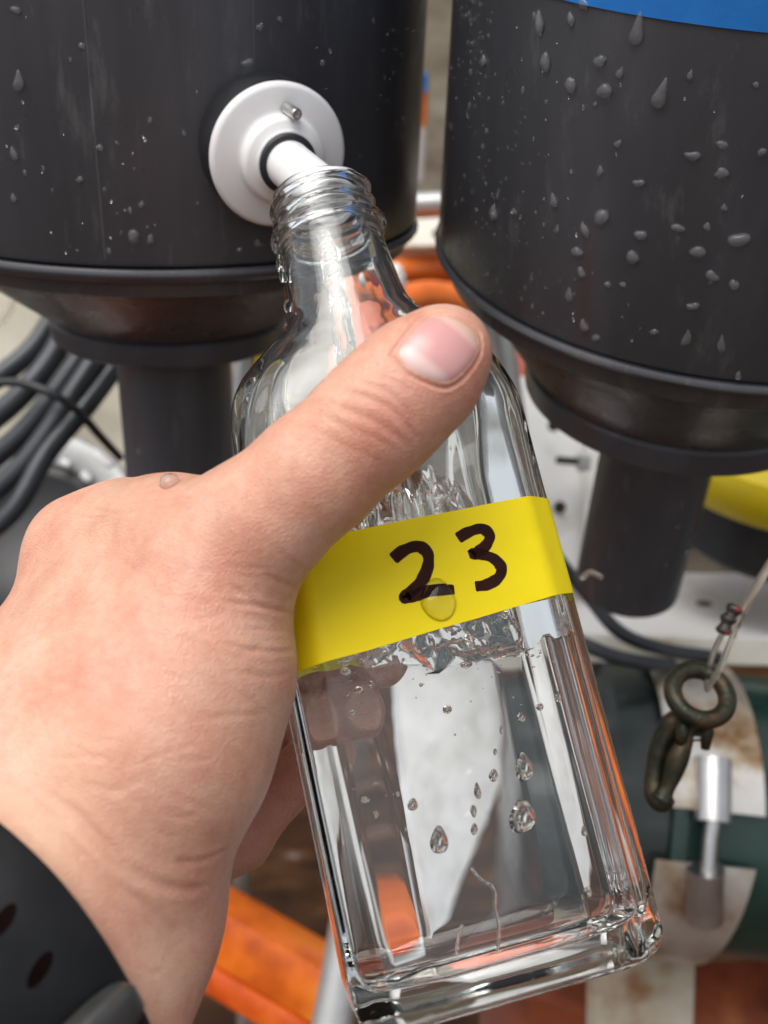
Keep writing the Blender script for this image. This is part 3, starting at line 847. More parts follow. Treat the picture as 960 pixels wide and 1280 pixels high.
MAT['strap'] = weathered('stained_clamp_steel', [(0.30, (0.22, 0.11, 0.04)), (0.42, (0.48, 0.38, 0.27)), (0.52, (0.66, 0.62, 0.56)), (0.7, (0.76, 0.74, 0.70))], 26, (0.3, 0.5), metal=0.75, bump=0.08)
MAT['bronze'] = weathered('tarnished_bronze', [(0.28, (0.012, 0.014, 0.009)), (0.50, (0.035, 0.034, 0.020)), (0.64, (0.085, 0.045, 0.018)), (0.78, (0.05, 0.07, 0.04))], 130, (0.28, 0.5), metal=0.55, bump=0.5, dist=0.0008)
MAT['mono'] = glass_mat('clear_nylon_line', 1.45, (0.97, 0.95, 0.92), 0.3)
MAT['black'] = weathered('black_plastic', [(0.3, (0.006, 0.006, 0.007)), (0.7, (0.014, 0.014, 0.016))], 60, (0.35, 0.5), bump=0.05)
MAT['yellowbody'] = weathered('yellow_plastic', [(0.3, (0.60, 0.44, 0.004)), (0.7, (0.72, 0.55, 0.008))], 20, (0.3, 0.45), bump=0.05)

MAT['deck'].node_tree.nodes['Principled BSDF'].inputs['Specular IOR Level'].default_value = 0.2
# deck sheet
DZ = 0.0
g = 24.0
dv, df = [], []
nd = 60
for i in range(nd + 1):
    for j in range(nd + 1):
        dv.append((-g + 2 * g * i / nd, -g + 2 * g * j / nd, DZ))
for i in range(nd):
    for j in range(nd):
        df.append((i * (nd + 1) + j, (i + 1) * (nd + 1) + j, (i + 1) * (nd + 1) + j + 1, i * (nd + 1) + j + 1))
tag(mesh_obj('deck', dv, df, MAT['deck']), 'wet brown weathered deck', kind='structure')

def quad(pts): return [pix(*p) for p in pts]
# bulkhead far behind, seen between the two samplers
tag(bm_obj('bulkhead', box((0.1, 1.42, 0.5), (1.7, 0, 0), (0, 0.02, 0), (0, 0, 0.5), 0.004), MAT['bulk']), 'stained brown grey bulkhead panel seen between the two samplers', 'bulkhead')
# orange and white post beside the left sampler
post = empty('marker_post', pix(534, 210, 1.0))
tag(post, 'slim orange and white marker post behind the left sampler', 'post')
lathe_obj('lower_band', [(0.0, 0.0), (0.008, 0.0), (0.008, 0.05), (0.0, 0.05)], pix(519, 225, 1.0), (0, 0, 1), MAT['white'], post, 24)
lathe_obj('upper_band', [(0.0, 0.0502), (0.0082, 0.0502), (0.0082, 0.082), (0.0, 0.082)], pix(519, 225, 1.0), (0, 0, 1), MAT['orange'], post, 24)
lathe_obj('cap', [(0.0, 0.0822), (0.0075, 0.0822), (0.007, 0.098), (0.0, 0.099)], pix(519, 225, 1.0), (0, 0, 1), MAT['bluetape'], post, 24)
# pale frame rails
tag(tube_obj('frame_tube', [pix(420, 262, 0.86), pix(540, 256, 0.86), pix(760, 246, 0.86)], 0.0105, MAT['steelgrey'], None, 24), 'pale round frame tube running behind the samplers, above the flat rail', 'frame tube')
rail = empty('frame_rail', pix(540, 292, 0.8))
tag(rail, 'flat cream painted frame rail with a bolt hole behind the samplers', 'frame rail')
slab('bar', quad([(400, 278, 0.80), (760, 262, 0.80), (760, 300, 0.79), (400, 312, 0.79)]), 0.012, MAT['cream'], rail)
p = pix(546, 293, 0.796)
lathe_obj('bolt', [(0.0, 0.0), (0.0038, 0.0), (0.0038, 0.004), (0.0, 0.0045)], p, -FW, MAT['bronze'], rail, 6)
# orange-red plastic floats / hose under the rail
def blob(name, c, r, mat, parent=None, sx=(1, 1, 1), amp=0.12, sub=4, seed=0.0):
    b = bmesh.new(); bmesh.ops.create_icosphere(b, subdivisions=sub, radius=1.0)
    for v in b.verts:
        n = v.co.normalized()
        k = r * (1 + amp * noise.fractal(n * 1.7 + Vector((seed, 0, 0)), 1.0, 2.0, 3))
        v.co = Vector(c) + RT * (n.x * k * sx[0]) + UP * (n.y * k * sx[1]) + FW * (n.z * k * sx[2])
    return bm_obj(name, b, mat, parent)
for i, (a, b, c, d, r, lab) in enumerate((((470, 388, .74), (540, 372, .76), (610, 392, .78), (660, 410, .8), 0.013, 'orange red hose loop lying under the cream rail, nearest the thumb tip'), ((480, 345, .80), (545, 333, .82), (600, 350, .83), (650, 360, .84), 0.012, 'orange red hose loop lying directly below the cream rail'), ((498, 366, .84), (548, 352, .85), (590, 366, .86), (640, 380, .86), 0.012, 'dark shaded orange hose strand between the two brighter loops'))):
    tag(tube_obj('orange_hose', [Vector(q) for q in catmull([pix(*a), pix(*b), pix(*c), pix(*d)], 8)], r, MAT['orange'], None, 20), lab, 'hose', 'orange hoses under the rail')
tag(slab('backing_panel', quad([(400, 318, 0.95), (720, 318, 0.95), (720, 480, 0.90), (400, 480, 0.90)]), 0.01, MAT['orangered']), 'red orange panel behind the hoses between bottle neck and right sampler', 'panel')
tag(blob('white_float', pix(494, 352, .70), 0.008, MAT['white'], None, (1, 1.5, 1)), 'small white float beside the bottle neck under the cream rail', 'float')
# pale upright post right of the thumb
tag(tube_obj('upright_tube', [pix(590, 255, 0.61), pix(633, 520, 0.64), pix(655, 700, 0.66), pix(655, 700, 0.66) + Vector((0.03, 0, -0.50))], 0.0125, MAT['steelgrey'], None, 28), 'pale grey upright tube between the thumb and the right sampler', 'upright tube')
# white plate with bolts behind the right drain tube
plate = empty('white_plate', pix(710, 740, 0.66))
tag(plate, 'white painted steel plate with bolt and holes behind the right drain tube', 'plate')
slab('sheet', quad([(625, 470, 0.70), (757, 470, 0.72), (748, 728, 0.68), (625, 728, 0.66)]), 0.006, MAT['white'], plate)
slab('side_flange', quad([(738, 470, 0.705), (775, 470, 0.712), (765, 728, 0.672), (730, 728, 0.664)]), 0.004, MAT['white'], plate)
for (px, py) in ((692, 532), (700, 634)):
    lathe_obj('hole_plug', [(0.0, 0.0), (0.0042, 0.0), (0.0040, 0.0015), (0.0, 0.0018)], pix(px, py, 0.684), -FW, MAT['bronze'], plate, 20)
bolt = tube_obj('bolt', [pix(697, 575, 0.665), pix(722, 577, 0.672)], 0.0026, MAT['bronze'], plate, 10)
lathe_obj('nut', [(0.0, -0.004), (0.0062, -0.004), (0.0062, 0.004), (0.0, 0.004)], pix(729, 578, 0.672), RT, MAT['steelgrey'], plate, 6)
# shelf: cream ledge below the plate
ledge = empty('cream_ledge', pix(850, 780, 0.62))
tag(ledge, 'cream painted ledge with a rusty hole above the green housing', 'ledge')
slab('top_plate', quad([(640, 716, 0.74), (1040, 716, 0.74), (1040, 800, 0.62), (640, 790, 0.62)]), 0.006, MAT['white'], ledge)
slab('front_lip', quad([(640, 792, 0.618), (1040, 802, 0.618), (1040, 834, 0.617), (640, 826, 0.617)]), 0.008, MAT['cream'], ledge)
_c = pix(880, 756, 0.68)
lathe_obj('rust_hole', [(0.0, 0.0), (0.0058, 0.0), (0.0054, 0.0010), (0.0, 0.0012)], _c, (pix(840, 716, .74) - pix(840, 800, .62)).cross(RT).normalized() * -1, MAT['bronze'], ledge, 24)
# yellow instrument with dark underside, far right
inst = empty('yellow_float', pix(940, 700, 0.60))
tag(inst, 'yellow drum with dark base at the right edge behind the drain tube', 'drum')
_o = pix(985, 622, 0.66)
lathe_obj('shell', [(0.0, 0.010), (0.078, 0.010), (0.080, 0.013), (0.080, 0.030), (0.076, 0.036), (0.0, 0.036)], _o, (0, 0, 1), MAT['yellowbody'], inst, 64)
lathe_obj('base', [(0.0, -0.028), (0.070, -0.028), (0.075, -0.023), (0.077, 0.0095), (0.0, 0.0098)], _o, (0, 0, 1), MAT['black'], inst, 64)
# black cables right
for pts, r, lab in (([(690, 690, .60), (735, 745, .60), (775, 790, .59), (830, 812, .60), (900, 822, .62)], 0.0042, 'black cable drooping behind the bottle below the right drain tube'), ([(700, 790, .58), (745, 812, .57), (790, 826, .57), (840, 832, .59)], 0.0042, 'black cable lying along the top of the green housing')):
    tag(tube_obj('black_cable', [Vector(q) for q in catmull([pix(*q) for q in pts], 8)], r, MAT['cable'], None, 14), lab, 'cable')
# small clear tube stub on the drain tube
tag(tube_obj('drain_cord', [Vector(q) for q in catmull([pix(728, 722, .40), pix(738, 715, .39), pix(752, 722, .385)], 6)], 0.0011, MAT['mono'], None, 8), 'thin clear cord hooked on the right drain tube end', 'cord')

MAT['endcap'] = weathered('dark_brown_black_cap', [(0.3, (0.008, 0.013, 0.012)), (0.5, (0.018, 0.026, 0.024)), (0.68, (0.040, 0.044, 0.038))], 24, (0.2, 0.45), bump=0.2, stretch=(1, 1, 3))
# green pressure housing with clamp band
HAX = (pix(1020, 1030, 0.60) - pix(740, 1000, 0.60)).normalized()
HC = pix(880, 1010, 0.62)
HR = 0.088
house = empty('pressure_housing', HC - Vector((0, 0, HR)))
tag(house, 'dark green cylindrical housing with steel clamp band, lower right', 'housing')
xL = (pix(826, 1000, .6) - HC).dot(HAX)
lathe_obj('barrel', [(0.0, xL - 0.01), (HR - 0.004, xL - 0.01), (HR - 0.004, xL), (HR - 0.003, 0.20), (0.0, 0.20)], HC, HAX, MAT['green'], house, 96)
lathe_obj('end_rim', [(HR - 0.01, xL - 0.012), (HR - 0.001, xL - 0.012), (HR, xL - 0.010), (HR, xL - 0.004), (HR - 0.001, xL - 0.003), (HR - 0.01, xL - 0.003)], HC, HAX, MAT['green'], house, 96)
lathe_obj('end_cap', [(0.0, xL - 0.085), (HR - 0.030, xL - 0.085), (HR - 0.014, xL - 0.075), (HR - 0.010, xL - 0.045), (HR - 0.005, xL - 0.040), (HR - 0.005, xL - 0.0125), (0.0, xL - 0.0125)], HC, HAX, MAT['endcap'], house, 96)
# clamp band: two straps with the gap facing the viewer
he1, he2, _ = frame_from(HAX, CAM - HC)              # he1 faces the viewer
if he2.z < 0: he2 = -he2
def ang_for(py, px=880):
    best = None
    for k in range(-900, 900):
        a = k / 900 * 1.57
        q = HC + (he1 * math.cos(a) + he2 * math.sin(a)) * (HR + 0.001)
        y = proj(q)[1]
        if best is None or abs(y - py) < best[0]: best = (abs(y - py), a)
    return best[1]
def strap(name, a0, a1, x0, x1, taper=0.0):
    v, f = [], []
    n = 40
    for lay in (HR + 0.0022, HR + 0.0006):
        for i in range(n + 1):
            t = i / n
            a = a0 + (a1 - a0) * t
            w0, w1 = x0 + taper * t * 0.2, x1 - taper * t
            for x in (w0, w1):
                v.append(HC + HAX * x + (he1 * math.cos(a) + he2 * math.sin(a)) * lay)
    o = 2 * (n + 1)
    for i in range(n):
        f.append((2 * i, 2 * i + 1, 2 * i + 3, 2 * i + 2)); f.append((o + 2 * i, o + 2 * i + 2, o + 2 * i + 3, o + 2 * i + 1))
        f.append((2 * i, 2 * i + 2, o + 2 * i + 2, o + 2 * i)); f.append((2 * i + 1, o + 2 * i + 1, o + 2 * i + 3, 2 * i + 3))
    f.append((0, o, o + 1, 1)); f.append((2 * n, 2 * n + 1, o + 2 * n + 1, o + 2 * n))
    ob = mesh_obj(name, v, f, MAT['strap'], house, True, 30)
    return ob
sx0 = (pix(830, 1000, .54) - HC).dot(HAX); sx1 = (pix(952, 1000, .54) - HC).dot(HAX)
aU = ang_for(1020); aD = ang_for(1087)
strap('clamp_strap', aU, aU + 1.9, sx0, sx1, 0.002)
strap('clamp_strap', aD, aD - 1.0, sx0 - 0.004, sx1 - 0.003, 0.008)
def on_house(px, py, off): 
    d = ray(px, py); o = CAM - HC
    dp = d - HAX * d.dot(HAX); op = o - HAX * o.dot(HAX)
    R_ = HR + off
    a = dp.dot(dp); b = 2 * op.dot(dp); c = op.dot(op) - R_ * R_
    q = max(b * b - 4 * a * c, 0)
    return CAM + d * ((-b - math.sqrt(q)) / (2 * a))
for (a, b) in (((891, 948), (890, 1028)), ((882, 1085), (880, 1148))):
    tube_obj('lug', [on_house(*a, 0.0065), on_house(*b, 0.0065)], 0.0098, MAT['steel'], house, 20)
tube_obj('tension_bolt', [on_house(893, 1015, 0.0080), on_house(888, 1050, 0.0075), on_house(884, 1100, 0.0080)], 0.0042, MAT['steel'], house, 16)
# rusty bracket and red-brown beam below the housing
tag(slab('rusty_bracket', quad([(742, 1140, 0.60), (872, 1140, 0.62), (866, 1330, 0.62), (742, 1330, 0.60)]), 0.01, weathered('rusty_cream', [(0.3, (0.20, 0.09, 0.03)), (0.45, (0.36, 0.30, 0.22)), (0.7, (0.46, 0.42, 0.35))], 22, (0.4, 0.7), bump=0.2)), 'stained rusty bracket standing under the clamp band', 'bracket')
tag(slab('rust_beam', quad([(600, 1225, 0.72), (1060, 1190, 0.72), (1060, 1380, 0.66), (600, 1380, 0.66)]), 0.02, weathered('red_rust', [(0.3, (0.08, 0.014, 0.006)), (0.55, (0.20, 0.045, 0.014)), (0.72, (0.34, 0.12, 0.04))], 20, (0.25, 0.5), bump=0.3)), 'red brown rusted beam below the green housing', 'beam')
MAT['palegrey'] = weathered('pale_grey_paint', [(0.28, (0.55, 0.53, 0.49)), (0.5, (0.75, 0.74, 0.72)), (0.75, (0.88, 0.87, 0.86))], 16, (0.22, 0.42), metal=0.85, bump=0.12, stretch=(3, 3, 0.25), dist=0.003, bump_scale=8)
# pale plate standing behind the bottle, left of the housing
tag(slab('pale_plate', quad([(486, 790, 0.81), (690, 790, 0.80), (528, 1225, 0.74), (492, 1225, 0.75)]), 0.008, MAT['palegrey']), 'pale brushed metal plate behind the bottle, seen through its lower glass', 'plate')
# orange bar and grey tube, lower middle
bar = empty('orange_bar', pix(330, 1220, 0.70))
_a, _b = pix(-60, 958, 0.80), pix(416, 1236, 0.69)
bd = (_b - _a).normalized(); bu = (UP - bd * UP.dot(bd)).normalized(); bn = bd.cross(bu)
blen = (_b - _a).length / 2
bb = box((_a + _b) / 2, bd * blen, bu * 0.019, bn * 0.019, 0.003)
bm_obj('beam', bb, MAT['orange'], bar)
bb = box((_a + _b) / 2 - bu * 0.030 + bn * 0.004, bd * blen, bu * 0.0105, bn * 0.016, 0.003)
bm_obj('lower_edge', bb, MAT['orangered'], bar)
tag(bar, 'scuffed orange painted frame bar below the hand', 'frame bar')
tag(tube_obj('grey_leg_tube', [pix(455, 1060, 0.61), pix(425, 1230, 0.59), pix(425, 1230, 0.59) + (pix(425, 1230, 0.59) - pix(455, 1060, 0.61)) * 4.2], 0.0125, MAT['steelgrey'], None, 28), 'grey metal tube standing at the lower left corner of the bottle', 'tube')

# left: cable bundle with tie, hoop, plate
tag(slab('beige_plate', quad([(-120, 330, 0.92), (306, 330, 0.94), (300, 700, 0.86), (-120, 700, 0.84)]), 0.01, MAT['beige']), 'stained beige plate behind the cables at the left', 'plate')
cabs = [([(-60, 560, .60), (20, 500, .60), (75, 430, .61), (110, 330, .62)], .0072), ([(-60, 610, .585), (25, 545, .585), (85, 470, .59), (130, 400, .60), (170, 300, .62)], .0068), ([(-50, 650, .57), (30, 580, .57), (100, 480, .58), (150, 400, .60), (180, 330, .61)], .0064), ([(-60, 500, .62), (0, 470, .62), (50, 425, .63), (90, 350, .64)], .0068), ([(-50, 690, .56), (15, 640, .56), (60, 565, .57), (110, 505, .58), (165, 430, .6)], .006)]
labs = ['thick black cable at the back of the tied bundle, upper left', 'black cable second from the front of the tied bundle', 'black cable in the middle of the tied bundle, passing under the tie', 'black cable furthest left in the tied bundle', 'front black cable of the tied bundle, curving down to the hoop']
for (pts, r), lab in zip(cabs, labs):
    tag(tube_obj('black_cable', [Vector(q) for q in catmull([pix(*q) for q in pts], 8)], r, MAT['cable'], None, 16), lab, 'cable', 'tied cable bundle')
tag(tube_obj('cable_tie', [Vector(q) for q in catmull([pix(-30, 482, .565), pix(20, 478, .560), pix(60, 490, .555), pix(95, 512, .560), pix(125, 545, .575), pix(150, 572, .60)], 8)], 0.0026, MAT['black'], None, 10), 'thin black tie wrapped across the cable bundle, left of the drain tube', 'cable tie')
hc = pix(36, 672, 0.66)
hoop = empty('steel_hoop', hc)
tag(hoop, 'grey metal hoop with white marks below the cables, left edge', 'hoop')
ha = (-FW * 0.92 + UP * 0.38).normalized()
lathe_obj('rim', [(0.054, -0.006), (0.074, -0.006), (0.076, -0.004), (0.076, 0.003), (0.073, 0.006), (0.058, 0.004), (0.054, 0.001)], hc, ha, MAT['steelgrey'], hoop, 96, close=True)
lathe_obj('core', [(0.0, -0.02), (0.0535, -0.02), (0.0535, -0.001), (0.046, 0.001), (0.03, -0.008), (0.0, -0.009)], hc, ha, MAT['black'], hoop, 96)
def on_hoop(px, py, off):
    d = ray(px, py); return CAM + d * ((hc + ha * off - CAM).dot(ha) / d.dot(ha))
for (px, py, w, h) in ((128, 573, .017, .005), (82, 579, .007, .0045), (108, 596, .008, .005)):
    q = on_hoop(px, py, 0.0062)
    rd = (q - hc); rd = (rd - ha * rd.dot(ha)).normalized(); td = ha.cross(rd)
    bm_obj('white_mark', box(q, td * w * 0.5, rd * h * 0.5, ha * 0.0012, 0.0006), MAT['white'], hoop)
tag(tube_obj('thin_wire', [Vector(q) for q in catmull([pix(-20, 420, .7), pix(8, 395, .7), pix(22, 360, .7), pix(30, 300, .72)], 6)], 0.002, MAT['mono'], None, 8), 'thin pale line at the left edge beside the sampler cone', 'line')
# grey struts right of the left drain tube
for i, (x0, x1, m, lab) in enumerate(((300, 296, 'steelgrey', 'pale grey strut beside the left drain tube'), (322, 312, 'yellowbody', 'thin yellow strut between the drain tube and bottle shoulder'))):
    tag(tube_obj('thin_strut', [pix(x0 + 8, 400, .62), pix(x1, 560, .63), pix(x1 - 10, 660, .63), pix(x1 - 10, 660, .63) + Vector((0, 0, (-0.55, -0.03)[i]))], (.007, .003)[i], MAT[m], None, 14), lab, 'strut')

# ------------------------------------------------------------------ snap hook on its line
hk = empty('snap_hook', pix(850, 1000, 0.36))
tag(hk, 'tarnished bronze snap hook hanging on a clear line, right of the bottle', 'snap hook')
D = 0.36
ec = pix(875, 868, D)
ean = (-FW + UP * 0.75 + RT * 0.1).normalized()
v, f = lathe(torus_prof(0.0099, 0.0033, 0, 16), ec, ean, 48, close=True)
mesh_obj('eye', v, f, MAT['bronze'], hk)
def pt(x, y, dd=0.0): return pix(x, y, D + dd)
v, f = tube([Vector(q) for q in catmull([pt(868, 893), pt(866, 905), pt(858, 922), pt(848, 945), pt(838, 975), pt(830, 992), pt(826, 1000)], 5)], [0.0034 + 0.0006 * math.sin(i * 0.5) for i in range(31)], 14)
mesh_obj('gate', v, f, MAT['bronze'], hk)
v, f = tube([Vector(q) for q in catmull([pt(858, 895, .003), pt(838, 908, .005), pt(824, 935, .006), pt(818, 965, .006), pt(818, 990, .004), pt(827, 1004, .001), pt(838, 998, -.001)], 6)], [0.0040, 0.0041, 0.0042, 0.0043, 0.0044, 0.0044, 0.0043, 0.0042, 0.0041, 0.0040, 0.0039, 0.0038, 0.0038, 0.0037, 0.0037, 0.0036, 0.0036, 0.0036, 0.0036, 0.0036, 0.0036, 0.0037, 0.0038, 0.0038, 0.0039, 0.0039, 0.0039, 0.0039, 0.0038, 0.0036, 0.0034, 0.0032, 0.0030, 0.0028, 0.0026, 0.0024, 0.0022], 14)
mesh_obj('hook', v, f, MAT['bronze'], hk)
for dx in (-14, 14):
    v, f = tube([pt(870 + dx * 0.9, 896, -.001), pt(868 + dx * 1.1, 915, -.002), pt(866 + dx * 1.1, 936, -.001)], [0.0020, 0.0026, 0.0016], 12)
    mesh_obj('cheek', v, f, MAT['bronze'], hk)
v, f = tube([pt(848, 922, -.001), pt(888, 922, -.001)], 0.0014, 10)
mesh_obj('pivot', v, f, MAT['steel'], hk)
ln = empty('lanyard', pt(880, 860))
tag(ln, 'clear twisted line with dark crimp sleeve looped through the snap hook eye', 'line')
tube_obj('strand', [Vector(q) for q in catmull([pt(884, 862, -.004), pt(900, 835, -.004), pt(914, 800, -.003), pt(930, 765), pt(950, 728), pt(975, 690)], 8)], 0.0011, MAT['mono'], ln, 12)
tube_obj('strand', [Vector(q) for q in catmull([pt(884, 862, -.004), pt(884, 848, .004), pt(892, 815, .003), pt(905, 790, .001), pt(925, 765, .001), pt(946, 728, .002), pt(970, 690, .002)], 8)], 0.0010, MAT['mono'], ln, 12)
tube_obj('strand', [Vector(q) for q in catmull([pt(916, 790, -.002), pt(934, 752, -.001), pt(952, 722, -.002), pt(972, 688, 0)], 8)], 0.0010, MAT['mono'], ln, 12)
tube_obj('crimp_sleeve', [Vector(q) for q in catmull([pt(904, 793), pt(908, 780), pt(914, 768), pt(921, 757)], 6)], [0.0016] + [0.0026 + 0.0005 * math.sin(i) for i in range(17)] + [0.0016], weathered('dark_red_sleeve', [(0.35, (0.012, 0.018, 0.016)), (0.55, (0.03, 0.02, 0.018)), (0.66, (0.30, 0.03, 0.02))], 300, (0.3, 0.5), bump=0.2), ln, 14)

# ------------------------------------------------------------------ the hand (one continuous skin)
def skin_material():
    m, nt, b = new_mat('skin')
    co = coords(nt)
    n1 = N(nt, 'ShaderNodeTexNoise', Scale=55, Detail=6, Roughness=0.65); nt.links.new(co, n1.inputs['Vector'])
    cr = ramp(nt, [(0.30, (0.570, 0.255, 0.170)), (0.45, (0.630, 0.325, 0.228)), (0.57, (0.660, 0.378, 0.272)), (0.72, (0.685, 0.430, 0.322))], n1.outputs['Fac'])
    n2 = N(nt, 'ShaderNodeTexNoise', Scale=420, Detail=4, Roughness=0.7); nt.links.new(co, n2.inputs['Vector'])
    cr2 = ramp(nt, [(0.35, (0.90, 0.83, 0.80)), (0.6, (1.0, 1.0, 1.0))], n2.outputs['Fac'])
    mx = N(nt, 'ShaderNodeMix', data_type='RGBA', blend_type='MULTIPLY'); mx.inputs[0].default_value = 0.7
    nt.links.new(cr.outputs[0], mx.inputs[6]); nt.links.new(cr2.outputs[0], mx.inputs[7])
    at = N(nt, 'ShaderNodeAttribute', attribute_name='tint')
    sp = N(nt, 'ShaderNodeSeparateColor'); nt.links.new(at.outputs['Color'], sp.inputs[0])
    mr = N(nt, 'ShaderNodeMix', data_type='RGBA'); mr.inputs[7].default_value = (0.52, 0.165, 0.125, 1)
    nt.links.new(sp.outputs[0], mr.inputs[0]); nt.links.new(mx.outputs[2], mr.inputs[6])
    mt = N(nt, 'ShaderNodeMix', data_type='RGBA'); mt.inputs[7].default_value = (0.56, 0.345, 0.225, 1)
    nt.links.new(sp.outputs[1], mt.inputs[0]); nt.links.new(mr.outputs[2], mt.inputs[6])
    nt.links.new(mt.outputs[2], b.inputs['Base Color'])
    b.inputs['Subsurface Weight'].default_value = 0.22
    b.inputs['Subsurface Radius'].default_value = (0.0050, 0.0018, 0.0009)
    b.inputs['Subsurface Scale'].default_value = 1.0
    nw = N(nt, 'ShaderNodeTexNoise', Scale=38, Detail=4); nt.links.new(co, nw.inputs['Vector'])
    mw = N(nt, 'ShaderNodeMapRange'); mw.inputs[1].default_value = 0.35; mw.inputs[2].default_value = 0.65; mw.inputs[3].default_value = 0.30; mw.inputs[4].default_value = 0.52
    nt.links.new(nw.outputs['Fac'], mw.inputs[0]); nt.links.new(mw.outputs[0], b.inputs['Roughness'])
    b.inputs['Specular IOR Level'].default_value = 0.42
    # fine skin lines: small cells crossed by stretched noise
    vo = N(nt, 'ShaderNodeTexVoronoi', feature='DISTANCE_TO_EDGE', Scale=1150); nt.links.new(co, vo.inputs['Vector'])
    mpv = N(nt, 'ShaderNodeMapRange'); mpv.inputs[1].default_value = 0.0; mpv.inputs[2].default_value = 0.25
    nt.links.new(vo.outputs['Distance'], mpv.inputs[0])
    n3 = N(nt, 'ShaderNodeTexNoise', Scale=260, Detail=5, Roughness=0.7); nt.links.new(co, n3.inputs['Vector'])
    bp = N(nt, 'ShaderNodeBump', Strength=0.45, Distance=0.00022)
    nt.links.new(mpv.outputs[0], bp.inputs['Height'])
    bp2 = N(nt, 'ShaderNodeBump', Strength=0.32, Distance=0.0006)
    nt.links.new(n3.outputs['Fac'], bp2.inputs['Height']); nt.links.new(bp.outputs[0], bp2.inputs['Normal'])
    nt.links.new(bp2.outputs[0], b.inputs['Normal'])
    return m
MAT['skin'] = skin_material()

class Field:
    """signed distance on a grid, camera space in cm"""
    def __init__(s, lo, hi, h):
        s.lo = np.array(lo, float); s.h = h
        s.n = np.ceil((np.array(hi) - s.lo) / h).astype(int) + 1
        s.g = np.full(s.n, 9.0, np.float32)
    def chain(s, pts, k, radii, flat=None, kk=0.35):
        """smooth union of a tapered chain with the field (blend k)"""
        P = [np.asarray(p, float) for p in pts]
        m = max(radii) + max(k, kk) + 0.3
        A = np.array(P)
        i0 = np.clip(((A.min(0) - m - s.lo) / s.h).astype(int), 0, s.n)
        i1 = np.clip(((A.max(0) + m - s.lo) / s.h).astype(int) + 2, 0, s.n)
        if np.any(i1 <= i0): return
        ax = [(s.lo[c] + s.h * np.arange(i0[c], i1[c])).astype(np.float32) for c in range(3)]
        sub = np.full(i1 - i0, 9.0, np.float32)
        for i in range(len(P) - 1):
            a, b, ra, rb = P[i], P[i + 1], radii[i], radii[i + 1]
            mm = max(ra, rb) + max(k, kk) + 0.3
            sl = []
            for c in range(3):
                l, u = min(a[c], b[c]) - mm, max(a[c], b[c]) + mm
                j = np.searchsorted(ax[c], [l, u]); sl.append(slice(j[0], j[1]))
            if any(q.stop <= q.start for q in sl): continue
            X = (ax[0][sl[0]] - np.float32(a[0]))[:, None, None]; Y = (ax[1][sl[1]] - np.float32(a[1]))[None, :, None]; Z = (ax[2][sl[2]] - np.float32(a[2]))[None, None, :]
            d = (b - a).astype(np.float32); L = np.float32(d @ d)
            t = np.clip((X * (d[0] / L) + Y * (d[1] / L) + Z * (d[2] / L)), 0, 1)
            qx = X - t * d[0]; qy = Y - t * d[1]; qz = Z - t * d[2]
            dist = np.sqrt(qx * qx + qy * qy + qz * qz) - (np.float32(ra) + t * np.float32(rb - ra))
            G = sub[tuple(sl)]
            hh = np.maximum(kk - np.abs(G - dist), 0) / kk
            sub[tuple(sl)] = np.minimum(G, dist) - hh * hh * kk * 0.25
        sl = tuple(slice(i0[c], i1[c]) for c in range(3))
        G = s.g[sl]
        hh = np.maximum(k - np.abs(G - sub), 0) / k
        s.g[sl] = np.minimum(G, sub) - hh * hh * k * 0.25
    def merge(s, o, k):
        h = np.maximum(k - np.abs(s.g - o), 0) / k
        s.g = np.minimum(s.g, o) - h * h * k * 0.25
    def cut(s, o, k):
        """smooth subtraction of o"""
        o = -o
        h = np.maximum(k - np.abs(s.g - o), 0) / k
        s.g = np.maximum(s.g, o) + h * h * k * 0.25
    def nets(s):
        g = s.g; n = s.n
        ins = g < 0
        cnt = np.zeros(n - 1, np.int8)
        for dx in (0, 1):
            for dy in (0, 1):
                for dz in (0, 1):
                    cnt += ins[dx:n[0] - 1 + dx, dy:n[1] - 1 + dy, dz:n[2] - 1 + dz]
        act = np.argwhere((cnt > 0) & (cnt < 8))
        idx = np.full(n - 1, -1, np.int64); idx[tuple(act.T)] = np.arange(len(act))
        acc = np.zeros((len(act), 3)); w = np.zeros(len(act))
        C = [(a, b, c) for a in (0, 1) for b in (0, 1) for c in (0, 1)]
        for i, p in enumerate(C):
            for q in C[i + 1:]:
                if sum(abs(p[k] - q[k]) for k in range(3)) != 1: continue
                ga = g[tuple((act + p).T)]; gb = g[tuple((act + q).T)]
                cr = (ga < 0) != (gb < 0)
                t = np.where(cr, ga / np.where(cr, ga - gb, 1), 0)
                pos = np.array(p) + t[:, None] * (np.array(q) - np.array(p))
                acc += pos * cr[:, None]; w += cr
        V = (act + acc / w[:, None]) * s.h + s.lo
        F = []
        for axis in range(3):
            sh = [slice(1, -1)] * 3; sh[axis] = slice(0, -1)
            a = ins[tuple(slice(1, n[c] - 1) if c != axis else slice(0, n[c] - 1) for c in range(3))]
            b = ins[tuple(slice(1, n[c] - 1) if c != axis else slice(1, n[c]) for c in range(3))]
            e = np.argwhere(a != b)
            off = np.array([1 if c != axis else 0 for c in range(3)])
            e2 = e + off
            u, v = [(1, 2), (2, 0), (0, 1)][axis]
            du = np.zeros(3, int); du[u] = 1; dv_ = np.zeros(3, int); dv_[v] = 1
            q = [idx[tuple((e2 - du - dv_).T)], idx[tuple((e2 - dv_).T)], idx[tuple(e2.T)], idx[tuple((e2 - du).T)]]
            q = np.stack(q, 1)
            flip = b[tuple(e.T)]          # inside on the far side
            q[flip] = q[flip][:, ::-1]
            F.append(q)
        F = np.concatenate(F)
        F = F[(F >= 0).all(1)]
        return V, F
VOX = 0.085
fd = Field((-12.6, -5.0, 13.6), (3.4, 14.6, 32.6), VOX)
